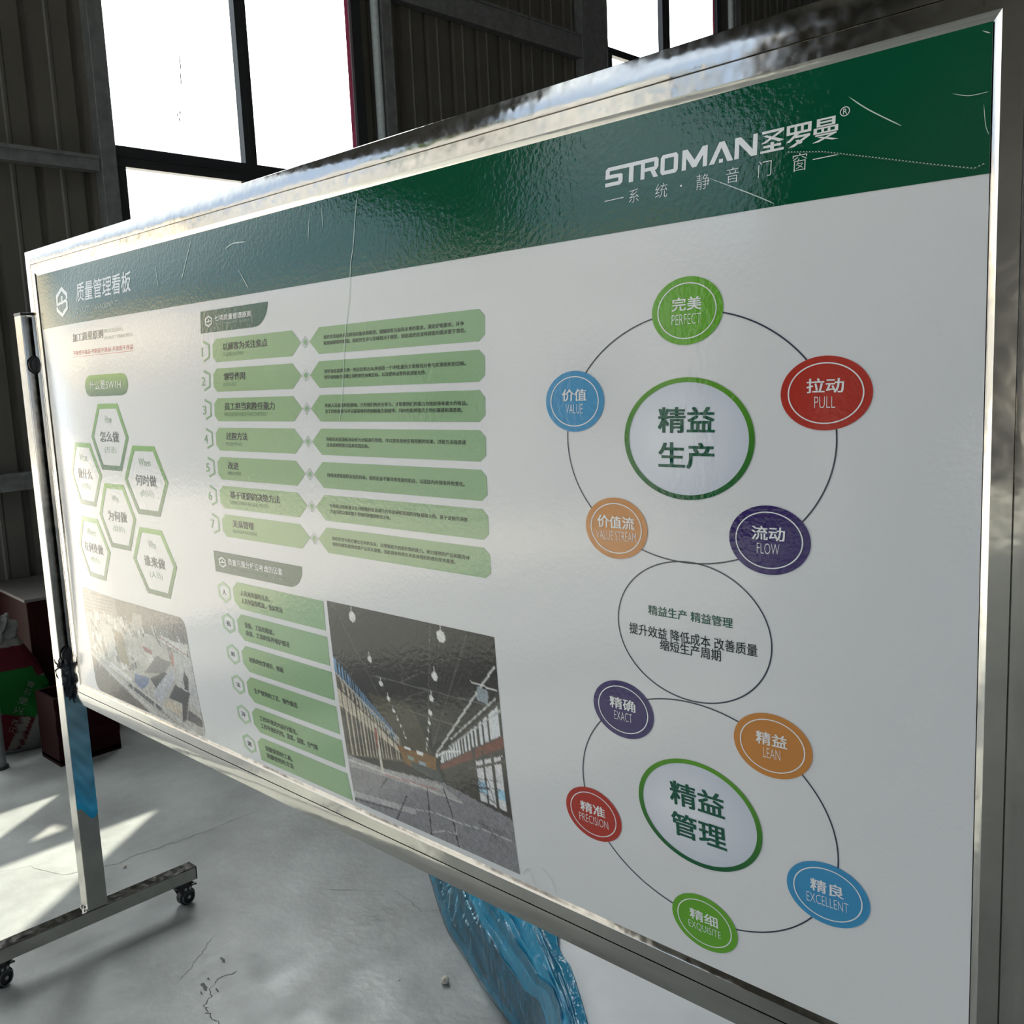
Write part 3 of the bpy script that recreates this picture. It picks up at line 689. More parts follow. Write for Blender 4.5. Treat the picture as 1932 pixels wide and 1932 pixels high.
# printed photographs: painted on a small canvas, then laid on the poster as a fine grid of inks
class Canvas:
    def __init__(s, w, h, col): s.w, s.h = w, h; s.a = np.empty((h, w, 3), np.float64); s.a[:] = col; s.yy, s.xx = np.mgrid[0:h, 0:w]; s.U = (s.xx+.5)/w; s.V = (s.yy+.5)/h
    def mask(s, pts):
        m = np.zeros((s.h, s.w), bool); n = len(pts)
        for i in range(n):
            (x0, y0), (x1, y1) = pts[i], pts[(i+1) % n]
            if y0 == y1: continue
            c = ((y0 > s.V) != (y1 > s.V)) & (s.U < (x1-x0)*(s.V-y0)/(y1-y0)+x0); m ^= c
        return m
    def poly(s, pts, col, a=1.0):
        m = s.mask(pts); s.a[m] = s.a[m]*(1-a)+np.array(col)*a; return m
    def line(s, pts, wd, col, a=1.0):
        for (x0, y0), (x1, y1) in zip(pts, pts[1:]):
            dx, dy = x1-x0, y1-y0; L = dx*dx+dy*dy+1e-12; t = np.clip(((s.U-x0)*dx+(s.V-y0)*dy)/L, 0, 1)
            m = np.hypot(s.U-x0-t*dx, s.V-y0-t*dy) < wd/2; s.a[m] = s.a[m]*(1-a)+np.array(col)*a
    def dot(s, x, y, rx, ry, col):
        m = ((s.U-x)/rx)**2+((s.V-y)/ry)**2 < 1; s.a[m] = col
    def noise(s, amt, seed, sc=1):
        g = np.random.RandomState(seed).rand(s.h//sc+2, s.w//sc+2); g = np.kron(g, np.ones((sc, sc)))[:s.h, :s.w]; s.a *= (1+amt*(g-.5)*2)[..., None]
    def lay(s, x0, x1, z0, z1, name, label, mapf=None):
        h, w = s.h, s.w; pts = []; n = 0
        p = Print()
        vv = np.empty((h+1, w+1, 3)); ap = np.pad(s.a, ((0, 1), (0, 1), (0, 0)), mode='edge')
        cols = []
        for j in range(h+1):
            for i in range(w+1):
                X, Z = x0+(x1-x0)*i/w, z1-(z1-z0)*j/h
                if mapf: X, Z = mapf(X, Z)
                p.v.append(P3(X, Z, 1)); p.c.append(tuple(np.clip(ap[j, i], 0.004, 0.85)))
        p.f = [(j*(w+1)+i, (j+1)*(w+1)+i, (j+1)*(w+1)+i+1, j*(w+1)+i+1) for j in range(h) for i in range(w)]
        return p.build(name, sheet_, label)
# hall photograph
c = Canvas(190, 176, (0.016, 0.015, 0.014))
rr = np.random.RandomState(2)
for k in range(14):                                        # roof sheeting lines fading to the vanishing point
    t = k/13.0; c.line([(0.66+0.33*t, 0.02+0.25*t), (0.60, 0.55)], 0.004, (0.05, 0.048, 0.045), 0.6)
c.poly([(0.22, 0.40), (0.5, 0.40), (0.6, 0.6), (0.37, 0.6)], (0.060, 0.050, 0.028), 0.7)
c.line([(0.26, 0.308), (0.66, 0.30), (0.976, 0.29)], 0.007, (0.07, 0.07, 0.068)); c.line([(0.307, 0.426), (0.808, 0.423)], 0.005, (0.09, 0.085, 0.07))
for a, b in (((0.45, 0.30), (0.60, 0.22)), ((0.46, 0.30), (0.47, 0.2)), ((0.48, 0.36), (0.62, 0.30)), ((0.40, 0.42), (0.5, 0.36)), ((0.05, 0.02), (0.30, 0.40)), ((0.66, 0.02), (0.575, 0.55)), ((0.86, 0.02), (0.60, 0.56))): c.line([a, b], 0.004, (0.075, 0.07, 0.065))
c.poly([(-0.02, 0.252), (0.40, 0.57), (0.415, 0.681), (-0.02, 0.765)], (0.10, 0.085, 0.065))
c.poly([(-0.02, 0.252), (0.38, 0.558), (0.366, 0.592), (-0.02, 0.328)], (0.10, 0.21, 0.34))
for k in range(30):
    t = k/30.0; x = -0.01+0.39*(t**0.7); c.line([(x, 0.24+0.80*x), (x, 0.33+0.70*x)], 0.004+0.004*(1-t), (0.02, 0.022, 0.024))
c.poly([(-0.02, 0.405), (0.388, 0.62), (0.389, 0.642), (-0.02, 0.50)], (0.42, 0.37, 0.29))
c.poly([(-0.02, 0.52), (0.389, 0.645), (0.40, 0.672), (-0.02, 0.70)], (0.06, 0.05, 0.042))
for k in range(34):
    t = k/34.0; x = 0.395*(t**0.75); zt = 0.36+0.60*x; c.line([(x, zt), (x, 0.755-0.2*x)], 0.003+0.004*(1-t), (0.02, 0.018, 0.016) if k % 2 else (0.36, 0.31, 0.24))
    if k % 2: c.line([(x, 0.34+0.6*x), (x+0.03*(1-t), 0.42+0.5*x)], 0.004, (0.34, 0.31, 0.26))
c.line([(-0.02, 0.334), (0.385, 0.575)], 0.008, (0.30, 0.28, 0.25)); c.line([(-0.02, 0.405), (0.385, 0.61)], 0.006, (0.05, 0.045, 0.04))
c.poly([(0.37, 0.611), (0.611, 0.602), (0.60, 0.705), (0.41, 0.69)], (0.15, 0.072, 0.018))
for q in ([(0.42, 0.601), (0.459, 0.6), (0.457, 0.614), (0.417, 0.616)], [(0.494, 0.602), (0.535, 0.603), (0.53, 0.619), (0.493, 0.619)]): c.poly(q, (0.75, 0.72, 0.62))
c.poly([(0.43, 0.64), (0.47, 0.64), (0.47, 0.66), (0.43, 0.66)], (0.20, 0.27, 0.24)); c.poly([(0.50, 0.645), (0.54, 0.645), (0.54, 0.67), (0.5, 0.67)], (0.22, 0.27, 0.30))
c.poly([(0.44, 0.665), (0.62, 0.665), (0.64, 0.72), (0.46, 0.70)], (0.045, 0.05, 0.05))
c.poly([(1.0, 0.26), (0.64, 0.575), (0.656, 0.715), (1.0, 0.775)], (0.05, 0.043, 0.038))
c.poly([(1.0, 0.275), (1.0, 0.40), (0.638, 0.622), (0.642, 0.588)], (0.52, 0.53, 0.55))
for k in range(16):
    t = k/16.0; x = 0.995-0.35*(t**0.62); c.line([(x, 0.27+0.86*(1-x)), (x, 0.41+0.62*(1-x))], 0.004+0.010*(1-t), (0.06, 0.055, 0.05))
c.poly([(1.0, 0.405), (1.0, 0.455), (0.633, 0.654), (0.634, 0.631)], (0.135, 0.050, 0.036))
c.poly([(0.83, 0.56), (0.99, 0.49), (0.99, 0.735), (0.84, 0.725)], (0.50, 0.49, 0.50))
for x in (0.835, 0.885, 0.935, 0.985): c.line([(x, 0.50), (x, 0.74)], 0.013, (0.05, 0.045, 0.04))
c.line([(0.80, 0.60), (1.0, 0.51)], 0.012, (0.07, 0.06, 0.055)); c.poly([(0.84, 0.64), (0.88, 0.63), (0.885, 0.69), (0.845, 0.69)], (0.26, 0.40, 0.52)); c.poly([(0.94, 0.65), (0.98, 0.64), (0.98, 0.69), (0.94, 0.69)], (0.26, 0.42, 0.55))
for k in range(26): c.line([(0.66+0.30*rr.rand(), 0.60+0.1*rr.rand())]*1+[(0.66+0.30*rr.rand(), 0.64+0.1*rr.rand())], 0.005, (0.03, 0.026, 0.024), 0.7)
fl = c.poly([(-0.02, 0.757), (0.25, 0.757), (0.64, 0.712), (1.02, 0.762), (1.02, 1.02), (-0.02, 1.02)], (0.175, 0.168, 0.178))
c.poly([(-0.02, 0.765), (0.25, 0.757), (0.62, 0.725), (0.75, 0.775), (0.2, 0.80), (-0.02, 0.82)], (0.30, 0.285, 0.28), 0.8)
c.line([(0.0, 0.785), (0.3, 0.775), (0.72, 0.775)], 0.010, (0.42, 0.40, 0.39)); c.line([(0.25, 0.79), (0.6, 0.755)], 0.005, (0.30, 0.13, 0.11))
c.line([(0.009, 0.962), (0.25, 0.935), (0.42, 0.918)], 0.030, (0.36, 0.35, 0.35), 0.8); c.line([(0.0, 0.99), (0.3, 0.95)], 0.008, (0.08, 0.075, 0.08))
for L_ in ([(0.632, 0.74), (0.659, 0.842), (0.673, 1.02)], [(0.529, 0.771), (0.519, 0.888), (0.509, 1.02)], [(0.385, 0.852), (0.29, 1.0)], [(0.27, 0.80), (0.22, 0.86)]): c.line(L_, 0.007, (0.045, 0.04, 0.045))
c.line([(0.423, 0.905), (0.55, 0.88), (0.697, 0.878), (0.85, 0.86), (0.981, 0.86)], 0.004, (0.40, 0.39, 0.40)); c.line([(0.52, 0.985), (0.6, 0.95), (0.67, 0.94), (0.68, 0.90)], 0.004, (0.42, 0.41, 0.41))
for k in range(16): c.line([(0.80+0.16*rr.rand(), 0.80+0.1*rr.rand())]*1+[(0.82+0.17*rr.rand(), 0.82+0.09*rr.rand())], 0.004, (0.06, 0.05, 0.05), 0.5)
c.line([(0.992, 0.123), (0.612, 0.591)], 0.008, (0.45, 0.44, 0.42)); c.line([(0.984, 0.254), (0.714, 0.493)], 0.006, (0.40, 0.40, 0.39)); c.line([(1.0, 0.30), (0.70, 0.53)], 0.006, (0.36, 0.36, 0.35))
c.poly([(0.893, 0.223), (0.948, 0.231), (0.942, 0.290), (0.884, 0.280)], (0.20, 0.23, 0.25)); c.line([(0.86, 0.21), (0.99, 0.22)], 0.006, (0.5, 0.5, 0.48))
c.line([(0.246, 0.55), (0.244, 0.765)], 0.018, (0.46, 0.42, 0.36)); c.line([(0.240, 0.57), (0.236, 0.66)], 0.014, (0.20, 0.06, 0.05))
c.line([(0.612, 0.60), (0.67, 0.56), (0.76, 0.535)], 0.008, (0.75, 0.73, 0.68))
for (x, y), r in zip([(0.173, 0.053), (0.262, 0.233), (0.319, 0.335), (0.356, 0.397), (0.38, 0.448), (0.4, 0.482), (0.414, 0.511), (0.43, 0.542), (0.437, 0.56)], (0.022, 0.014, 0.012, 0.010, 0.008, 0.006, 0.005, 0.004, 0.004)):
    c.dot(x, y, r, r*1.1, (0.55, 0.54, 0.50)); c.line([(x, y-r), (x-0.002, y-2.4*r)], 0.004, (0.35, 0.34, 0.32))
for (x, y), r in zip([(0.718, 0.05), (0.66, 0.23), (0.627, 0.334), (0.61, 0.401), (0.596, 0.449), (0.586, 0.485), (0.574, 0.529), (0.566, 0.559), (0.561, 0.58)], (0.024, 0.017, 0.013, 0.011, 0.008, 0.006, 0.005, 0.004, 0.004)):
    c.dot(x, y, r, r*1.1, (0.60, 0.58, 0.54)); c.line([(x, y-r), (x, y-2.4*r)], 0.004, (0.40, 0.38, 0.35))
c.noise(0.22, 5); c.noise(0.10, 6, 4); c.a *= 1.5
c.lay(1209, 1622, 11, 393, 'hall_photo', 'printed photo of a long empty factory hall with hanging lamps')
# workshop photograph with rounded corners
c = Canvas(170, 92, (0.42, 0.40, 0.36))
c.poly([(0, 0), (0.62, 0), (0.62, 0.20), (0.36, 0.16), (0.0, 0.26)], (0.22, 0.19, 0.15))
for k in range(7): c.line([(0.02, 0.03+0.035*k), (0.36, 0.0+0.03*k)], 0.012, (0.44, 0.40, 0.33))
c.poly([(0.6, 0), (1, 0), (1, 0.22), (0.6, 0.24)], (0.17, 0.16, 0.15)); c.poly([(0.36, 0), (0.40, 0), (0.40, 0.2), (0.36, 0.2)], (0.30, 0.28, 0.25))
rr = np.random.RandomState(9)
for k in range(110):
    x, y = 0.04+0.46*rr.rand(), 0.16+0.46*rr.rand(); g = rr.choice([0.10, 0.16, 0.28, 0.55, 0.7]); s_ = 0.012+0.02*rr.rand()
    c.poly([(x, y), (x+s_, y-0.01), (x+s_, y+s_*2.4), (x, y+s_*2.6)], (g, g*0.96, g*0.88))
for k in range(50):
    x, y = 0.42+0.56*rr.rand(), 0.12+0.18*rr.rand(); g = rr.choice([0.06, 0.12, 0.3, 0.6]); c.line([(x, y), (x+0.01, y+0.05)], 0.010, (g, g, g*0.95))
for q, col in (([(0.204, 0.286), (0.321, 0.279), (0.31, 0.534), (0.238, 0.573), (0.193, 0.431)], (0.50, 0.50, 0.46)), ([(0.129, 0.2), (0.165, 0.195), (0.14, 0.345), (0.10, 0.354)], (0.62, 0.58, 0.50)), ([(0.33, 0.30), (0.42, 0.32), (0.43, 0.62), (0.33, 0.60)], (0.30, 0.24, 0.15)),
               ([(0.44, 0.33), (0.72, 0.26), (0.84, 0.42), (0.60, 0.60), (0.46, 0.5)], (0.50, 0.47, 0.42)), ([(0.556, 0.087), (0.638, 0.089), (0.614, 0.234), (0.525, 0.227)], (0.36, 0.36, 0.33)), ([(0.767, 0.222), (0.981, 0.224), (0.978, 0.33), (0.776, 0.27)], (0.60, 0.58, 0.55)),
               ([(0.587, 0.37), (0.67, 0.378), (0.672, 0.419), (0.611, 0.413)], (0.30, 0.10, 0.10)), ([(0.61, 0.42), (0.675, 0.43), (0.69, 0.50), (0.63, 0.50)], (0.70, 0.66, 0.62)), ([(0.846, 0.315), (0.867, 0.39), (0.845, 0.462), (0.825, 0.436)], (0.42, 0.18, 0.15)),
               ([(0.708, 0.416), (0.835, 0.425), (0.743, 0.56), (0.559, 0.621)], (0.17, 0.16, 0.145)), ([(0.606, 0.654), (0.746, 0.543), (0.80, 0.55), (0.647, 0.73)], (0.03, 0.03, 0.03)), ([(-0.01, 0.65), (0.548, 1.01), (-0.01, 1.01)], (0.13, 0.105, 0.075)),
               ([(0.411, 0.769), (0.677, 0.893), (0.628, 0.934), (0.357, 0.82)], (0.055, 0.058, 0.062)), ([(0.838, 0.456), (0.832, 0.587), (0.657, 0.861), (0.60, 0.80), (0.647, 0.721)], (0.42, 0.42, 0.46)), ([(0.462, 0.669), (0.599, 0.649), (0.57, 0.73), (0.50, 0.80), (0.44, 0.751)], (0.12, 0.17, 0.30)),
               ([(0.86, 0.33), (1.0, 0.33), (1.0, 0.8), (0.86, 0.68)], (0.46, 0.45, 0.45)), ([(0.826, 0.621), (0.944, 0.648), (0.898, 0.769), (0.739, 0.777)], (0.028, 0.028, 0.03)), ([(0.738, 0.785), (0.848, 0.817), (0.816, 0.905), (0.68, 0.876)], (0.50, 0.44, 0.34)), ([(0.93, 0.459), (0.951, 0.524), (0.931, 0.633), (0.902, 0.635), (0.91, 0.521)], (0.025, 0.025, 0.028)),
               ([(0.856, 0.776), (0.908, 0.757), (0.864, 0.911), (0.823, 0.956)], (0.05, 0.045, 0.045)), ([(0.899, 0.807), (0.996, 0.848), (0.989, 0.926), (0.873, 0.908)], (0.11, 0.10, 0.10)), ([(0.222, 0.647), (0.417, 0.725), (0.409, 0.778), (0.2, 0.705)], (0.68, 0.67, 0.65))): c.poly(q, col)
c.line([(0.007, 0.568), (0.45, 0.80), (0.912, 1.0)], 0.022, (0.50, 0.49, 0.47)); c.line([(0.0, 0.64), (0.584, 0.99)], 0.022, (0.52, 0.51, 0.49)); c.line([(0.0, 0.60), (0.75, 0.985)], 0.008, (0.12, 0.115, 0.11))
for x in (0.10, 0.20, 0.42, 0.60): c.line([(x, 0.60+0.45*x), (x-0.02, 0.70+0.52*x)], 0.012, (0.45, 0.44, 0.42))
c.line([(0.76, 0.23), (0.98, 0.32)], 0.010, (0.20, 0.06, 0.06)); c.line([(0.82, 0.27), (0.83, 0.40)], 0.008, (0.15, 0.13, 0.12))
c.noise(0.25, 8); c.noise(0.12, 3, 3)
def rounded(X, Z):
    x0, x1, z0, z1, r = 98, 667, 2, 280, 24
    cx, cz = min(max(X, x0+r), x1-r), min(max(Z, z0+r), z1-r); dx, dz = X-cx, Z-cz
    if dx and dz:                                          # squeeze the corner squares onto quarter discs
        m = max(abs(dx), abs(dz)); l = math.hypot(dx, dz); return (cx+dx*m/l, cz+dz*m/l)
    return (X, Z)
c.a *= 1.1
c.lay(98, 667, 2, 280, 'workshop_photo', 'printed photo of a cluttered workshop with rounded corners', rounded)

# middle column: tabs, seven principles, six factors
PALE = ink(168, 196, 138)
PALE_A, PALE_B = (0.30, 0.455, 0.205), (0.255, 0.43, 0.225)
def tab(x0, x1, z0, z1, cn, en, ct, et):
    p = Print(); w_ = 46.0; h_ = z1-z0
    pts = [(x0, z1), (x0, z0)] + [(x1-w_+w_*math.sin(a), z1-h_*math.cos(a)) for a in [math.pi/2*k/12 for k in range(13)]]
    p.poly(pts, GREEN_DEEP, 1); emblem(p, x0+31.5, (z0+z1)/2+0.5, 13.5, 11.2, WHITE)
    p.text(cn, *ct, WHITE, 2, 0.020); p.text(en, *et, (0.45, 0.58, 0.50), 2, -0.01)
    p.build('section_tab', sheet_)
tab(833, 1073, 875.5, 917.5, '七项质量管理原则', '7 QUALITY MANAGEMENT PRINCIPLES', (888, 1018, 895.5, 906), (888, 1013, 886.5, 892))
tab(832, 1143, 404, 446.5, '质量问题分析应考虑的因素', 'FACTORS TO BE CONSIDERED IN QUALITY PROBLEM ANALYSIS', (886, 1078, 423, 436), (885, 1095, 412.5, 418))
ROWS = [('以顾客为关注焦点', 1070, 'FOCUS ON CUSTOMERS', 989, ['组织应该始终关注顾客的需求和期望，理解顾客当前和未来的需求，满足顾客要求，并争', '取超越顾客的期望。组织的生存与发展取决于顾客，因此组织应该将顾客的需求置于首位。'], (1582, 1586)),
        ('领导作用', 993, 'LEADING ROLE', 962, ['领导者应该建立统一的宗旨和方向,并创造一个环境,使员工能够充分参与实现组织的目标。', '领导者的角色是确立组织的方向和目标，以及提供必要的资源和支持。'], (1586, 1500)),
        ('员工担当和胜任能力', 1089, 'EMPLOYEE RESPONSIBILITY AND COMPETENCE', 1062, ['各级人员是组织的基础，只有他们的充分参与，才能使他们的能力为组织带来最大的收益。', '员工的积极参与可以提高组织的创新能力和效率，同时也能增强员工的归属感和满意度。'], (1588, 1578)),
        ('过程方法', 993, 'PROCESS METHOD', 974, ['将相关的资源和活动作为过程进行管理，可以更有效地实现预期的结果。过程方法强调通', '过系统地管理过程来实现目标。'], (1583, 1358)),
        ('改进', 955, 'IMPROVEMENT', 964, ['持续改进是组织永恒的目标，组织应该不断寻求改进的机会，以适应内外部条件的变化。'], (1578,)),
        ('基于证据的决策方法', 1089, 'EVIDENCE BASED DECISION METHOD', 1050, ['有效的决策是建立在对数据和信息进行合乎逻辑和直观的分析基础上的。基于证据的决策', '方法强调决策应基于客观的数据和信息分析。'], (1581, 1404)),
        ('关系管理', 993, 'RELATIONSHIP MANAGEMENT', 1004, ['组织应该与供方建立互利的关系，以增强双方创造价值的能力。供方提供的产品和服务对', '组织向顾客提供优质产品至关重要，因此良好的供方关系对组织的成功至关重要。'], (1581, 1550))]
for i, (cn, cx1, en, ex1, rt_, rx) in enumerate(ROWS):
    z = 840-56.35*i; p = Print()
    col = lambda X, Z: tuple(a+(b-a)*min(1, max(0, (X-880)/700)) for a, b in zip(PALE_A, PALE_B))
    p.poly([(878, z+11.5), (891.5, z+22), (1148, z+22), (1175, z), (1149, z-22), (891, z-22), (878, z-11.5)], col, 1)
    p.poly([(1200.5, z), (1228, z+22.3), (1612.5, z+22.8), (1624, z+13), (1624, z-13), (1612.5, z-22), (1228, z-22)], col, 1)
    rh = [(1176.5, z), (1188.5, z+10.5), (1200, z), (1188.5, z-10.5)]
    p.frame(rh, [(1188.4+(a-1188.4)*0.90, z+(b-z)*0.90) for a, b in rh], (0.30, 0.38, 0.30), 1, 1)
    p.poly([(1181.5, z), (1188.5, z+6), (1195, z), (1188.5, z-6)], PALE_B, 1)
    p.text(str(i+1), 836 if i == 0 else 833, 840 if i == 0 else 846, z-9, z+8, PALE_B, 1, 0.012)
    ho = [(841.5, z+21.5), (866.5, z+13.5), (866.5, z-12.5), (843, z-20.5)]; hi = [(841, z+17), (861.5, z+11), (861.5, z-10), (842.5, z-16)]
    for k in range(3): p.poly([ho[k], ho[k+1], hi[k+1], hi[k]], PALE_B, 1)
    p.text(cn, 917.5, cx1, z-1, z+13, BLACK, 2, 0.018)
    p.text(en, 916, ex1, z-12, z-5.5, (0.10, 0.20, 0.10), 2, -0.012)
    if len(rt_) == 2:
        p.text(rt_[0], 1242, rx[0], z+1.6, z+8.2, (0.025, 0.035, 0.03), 2, 0.012); p.text(rt_[1], 1242, rx[1], z-8.2, z-1.6, (0.025, 0.035, 0.03), 2, 0.012)
    else: p.text(rt_[0], 1240, rx[0], z-3, z+4, (0.025, 0.035, 0.03), 2, 0.012)
    p.build('principle_banner', sheet_)
FACT = [('人', ['人员对质量的认识。', '人员技能熟练度、身体状况'], (1023, 1063)), ('机', ['设备、工装的精度。', '设备、工装的保养维护情况'], (1023, 1072)), ('料', ['材料的化学成分、性能'], (1038,)),
        ('法', ['生产使用的工艺、操作规范'], (1068,)), ('环', ['工作环境的7S执行情况。', '工作环境的光线、温度、湿度、空气等'], (1052, 1115)), ('测', ['测量使用的工具。', '测量使用的方法'], (1016, 1014))]
for i, (ch, ls, xs) in enumerate(FACT):
    zt = 390.3-65.35*i; p = Print(); zb = max(zt-54, 10)
    col = lambda X, Z: tuple(a+(b-a)*min(1, max(0, (X-880)/320)) for a, b in zip(PALE_A, PALE_B))
    if i < 5: p.poly([(891.5, zt-14), (910, zt), (1198, zt), (1196.5, zt-54), (911, zt-54), (891.5, zt-40)], col, 1)
    else: p.poly([(891.5, zt-14), (910, zt), (1198, zt), (1201, 10), (893, 10)], col, 1)
    cz = zt-27; hx = [(855.5, cz+22), (879, cz+12), (879, cz-11), (856, cz-22), (832, cz-11), (832, cz+12)]
    p.frame(hx, [(855.5+(a-855.5)*0.74, cz+(b-cz)*0.74) for a, b in hx], (0.42, 0.58, 0.36), 1, 1)
    p.text(ch, 848, 863, cz-5.5, cz+5.5, BLACK, 1, 0.008)
    if len(ls) == 2: p.text(ls[0], 919, xs[0], zt-25.5, zt-14.5, (0.03, 0.04, 0.035), 2, 0.012); p.text(ls[1], 919, xs[1], zt-41.5, zt-30.5, (0.03, 0.04, 0.035), 2, 0.012)
    else: p.text(ls[0], 917.5, xs[0], zt-32, zt-21.5, (0.025, 0.03, 0.03), 2, 0.016)
    p.build('factor_banner', sheet_)

# right column: connecting circles, hubs and badges
LINE = (0.055, 0.060, 0.085)
for cx, cz, rx, rz in ((1958, 686, 182, 147.5), (1960, 453, 108, 86.5), (1957, 216, 183, 148)):
    Print().ring(cx, cz, rx+0.9, rz+0.9, 1.8, 1.8, LINE, 1, 160).build('connecting_circle', sheet_)
def rad(cx, cz, R):
    def f(X, Z):
        t = min(1.0, math.hypot((X-cx)/1.25, Z-cz)/R); return tuple(a+(b-a)*t for a, b in zip((0.86, 0.87, 0.90), (0.62, 0.65, 0.74)))
    return f
for cx, cz, t1, t2, bx in ((1958.5, 686, '精益', '生产', ((1919.5, 1996.5, 693.5, 723), (1920, 1996, 651.5, 681.5))), (1958.5, 216, '精益', '管理', ((1919.5, 1997.5, 221.5, 253), (1919, 1997.5, 178.5, 210.5)))):
    p = Print(); p.disc(cx, cz, 84, 67, rad(cx-25, cz, 80), 1)
    p.ring(cx, cz, 90, 71.8, 7.2, 5.6, grad(cz-72, cz+72, lin((96, 160, 40)), lin((10, 92, 55))), 2)
    p.text(t1, *bx[0], GREEN_DEEP, 2, 0.022); p.text(t2, *bx[1], GREEN_DEEP, 2, 0.022); p.build('hub_circle', sheet_)
C_GREEN, C_RED, C_BLUE, C_ORANGE, C_PURPLE = (0.135, 0.400, 0.030), (0.46, 0.036, 0.022), (0.055, 0.30, 0.56), (0.60, 0.245, 0.058), (0.042, 0.025, 0.135)
B = [(1957, 834, C_GREEN, '完美', 'PERFECT', 20, 20, 1), (2127, 736, C_RED, '拉动', 'PULL', 19.5, 11, 0), (1788, 732, C_BLUE, '价值', 'VALUE', 20.3, 14, 0), (1853, 572, C_ORANGE, '价值流', 'VALUE STREAM', 29, 31.5, 8), (2065, 575, C_PURPLE, '流动', 'FLOW', 19.7, 13.5, 8),
     (1852, 332, C_PURPLE, '精确', 'EXACT', 20.5, 14.5, 8), (2065, 334, C_ORANGE, '精益', 'LEAN', 19, 10.5, 8), (1786, 164, C_RED, '精准', 'PRECISION', 21.5, 25.5, 8), (2126, 167, C_BLUE, '精良', 'EXCELLENT', 19.3, 24.5, 7), (1956, 63, C_GREEN, '精细', 'EXQUISITE', 20.7, 24, 5)]
for cx, cz, col, cn, en, wc, we, dz in B:
    p = Print(); p.disc(cx, cz, 48.8, 39, col, 2); p.ring(cx, cz, 40.5, 32.2, 1.5, 1.3, WHITE, 3)
    p.text(cn, cx-wc, cx+wc, cz+0.5 if cz > 600 else cz, cz+15.5, WHITE, 3, 0.016); p.text(en, cx-we, cx+we, cz-15.5, cz-3.5, WHITE, 3, -0.016)
    p.build('badge', sheet_)
p = Print(); p.text('精益生产 精益管理', 1899.5, 2019, 467, 479.5, GREEN_DEEP, 1, 0.012); p.text('提升效益 降低成本 改善质量', 1869, 2050, 438, 452.5, BLACK, 1, 0.010); p.text('缩短生产周期', 1915.5, 2002, 424, 438, BLACK, 1, 0.010)
p.build('slogan_lettering', sheet_)

# scratches and creases in the laminate
SCR = (0.62, 0.72, 0.64)
def smooth_line(p, pts, wd, col, lay=3):
    P = [Vector(q) for q in pts]; out = []
    for i in range(len(P)-1):
        a, b, c_, d = P[max(i-1, 0)], P[i], P[i+1], P[min(i+2, len(P)-1)]
        for k in range(6):
            t = k/6; out.append(0.5*((2*b)+(c_-a)*t+(2*a-5*b+4*c_-d)*t*t+(3*b-a-3*c_+d)*t**3))
    out.append(P[-1]); n = len(out)
    for i in range(n-1):
        e0 = min(1, min(i, n-1-i)/3+0.2)
        p.line([out[i][:], out[i+1][:]], wd*e0, col, lay)
for pts, wd in (([(2142, 1033), (2163, 1016), (2196, 994)], 1.1), ([(1980, 980), (2037, 953), (2064, 939)], 1.0), ([(2243, 1014), (2258, 1009), (2275, 1009)], 0.6), ([(2271, 999), (2273, 980), (2276, 971)], 0.6),
                ([(1198, 1058), (1196, 1007)], 1.2), ([(1231, 1063), (1238, 1024)], 1.2), ([(923, 1025), (951, 1033), (996, 1031)], 2.2), ([(973, 984), (1009, 947)], 1.8), ([(794, 1060), (775, 1020), (759, 987)], 2.0), ([(642, 1035), (658, 984)], 1.6),
                ([(1329, 1064), (1325, 1031), (1322, 987), (1316, 954), (1313, 904), (1301, 838), (1292, 749), (1280, 701)], 1.5), ([(2268, 1064), (2275, 1060)], 1.0), ([(1350, 898), (1356, 850)], 0.7), ([(1525, 846), (1535, 840)], 1.0)):
    p = Print(); smooth_line(p, pts, wd, SCR); p.build('scratch', sheet_)
p = Print(); strip = []
ch = [Vector(q) for q in ((2076, 990), (2117, 983), (2170, 968), (2226, 952), (2264, 942), (2276, 946))]
for i in range(len(ch)-1):
    m = max(2, int((ch[i+1]-ch[i]).length/1.7))
    for k in range(m): strip.append(ch[i].lerp(ch[i+1], k/m))
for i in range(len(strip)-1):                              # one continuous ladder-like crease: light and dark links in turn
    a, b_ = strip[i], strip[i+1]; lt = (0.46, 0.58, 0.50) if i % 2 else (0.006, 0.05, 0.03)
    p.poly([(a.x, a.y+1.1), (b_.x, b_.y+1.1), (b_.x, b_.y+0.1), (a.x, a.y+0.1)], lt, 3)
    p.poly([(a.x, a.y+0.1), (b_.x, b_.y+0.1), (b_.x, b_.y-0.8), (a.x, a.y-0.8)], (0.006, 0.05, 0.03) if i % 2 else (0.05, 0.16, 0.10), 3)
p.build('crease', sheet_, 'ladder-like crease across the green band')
for pts in ([(1627, 12), (1644, 28), (1655, 4)], [(1668, 43), (1688, 30), (1697, 4)]): p = Print(); smooth_line(p, pts, 1.2, (0.60, 0.62, 0.60)); p.build('scratch', sheet_)
SACK_GLYPHS = {ch: glyphs(ch, 0.0) for ch in '兴堡石膏江西'}
bpy.data.objects.remove(FO)

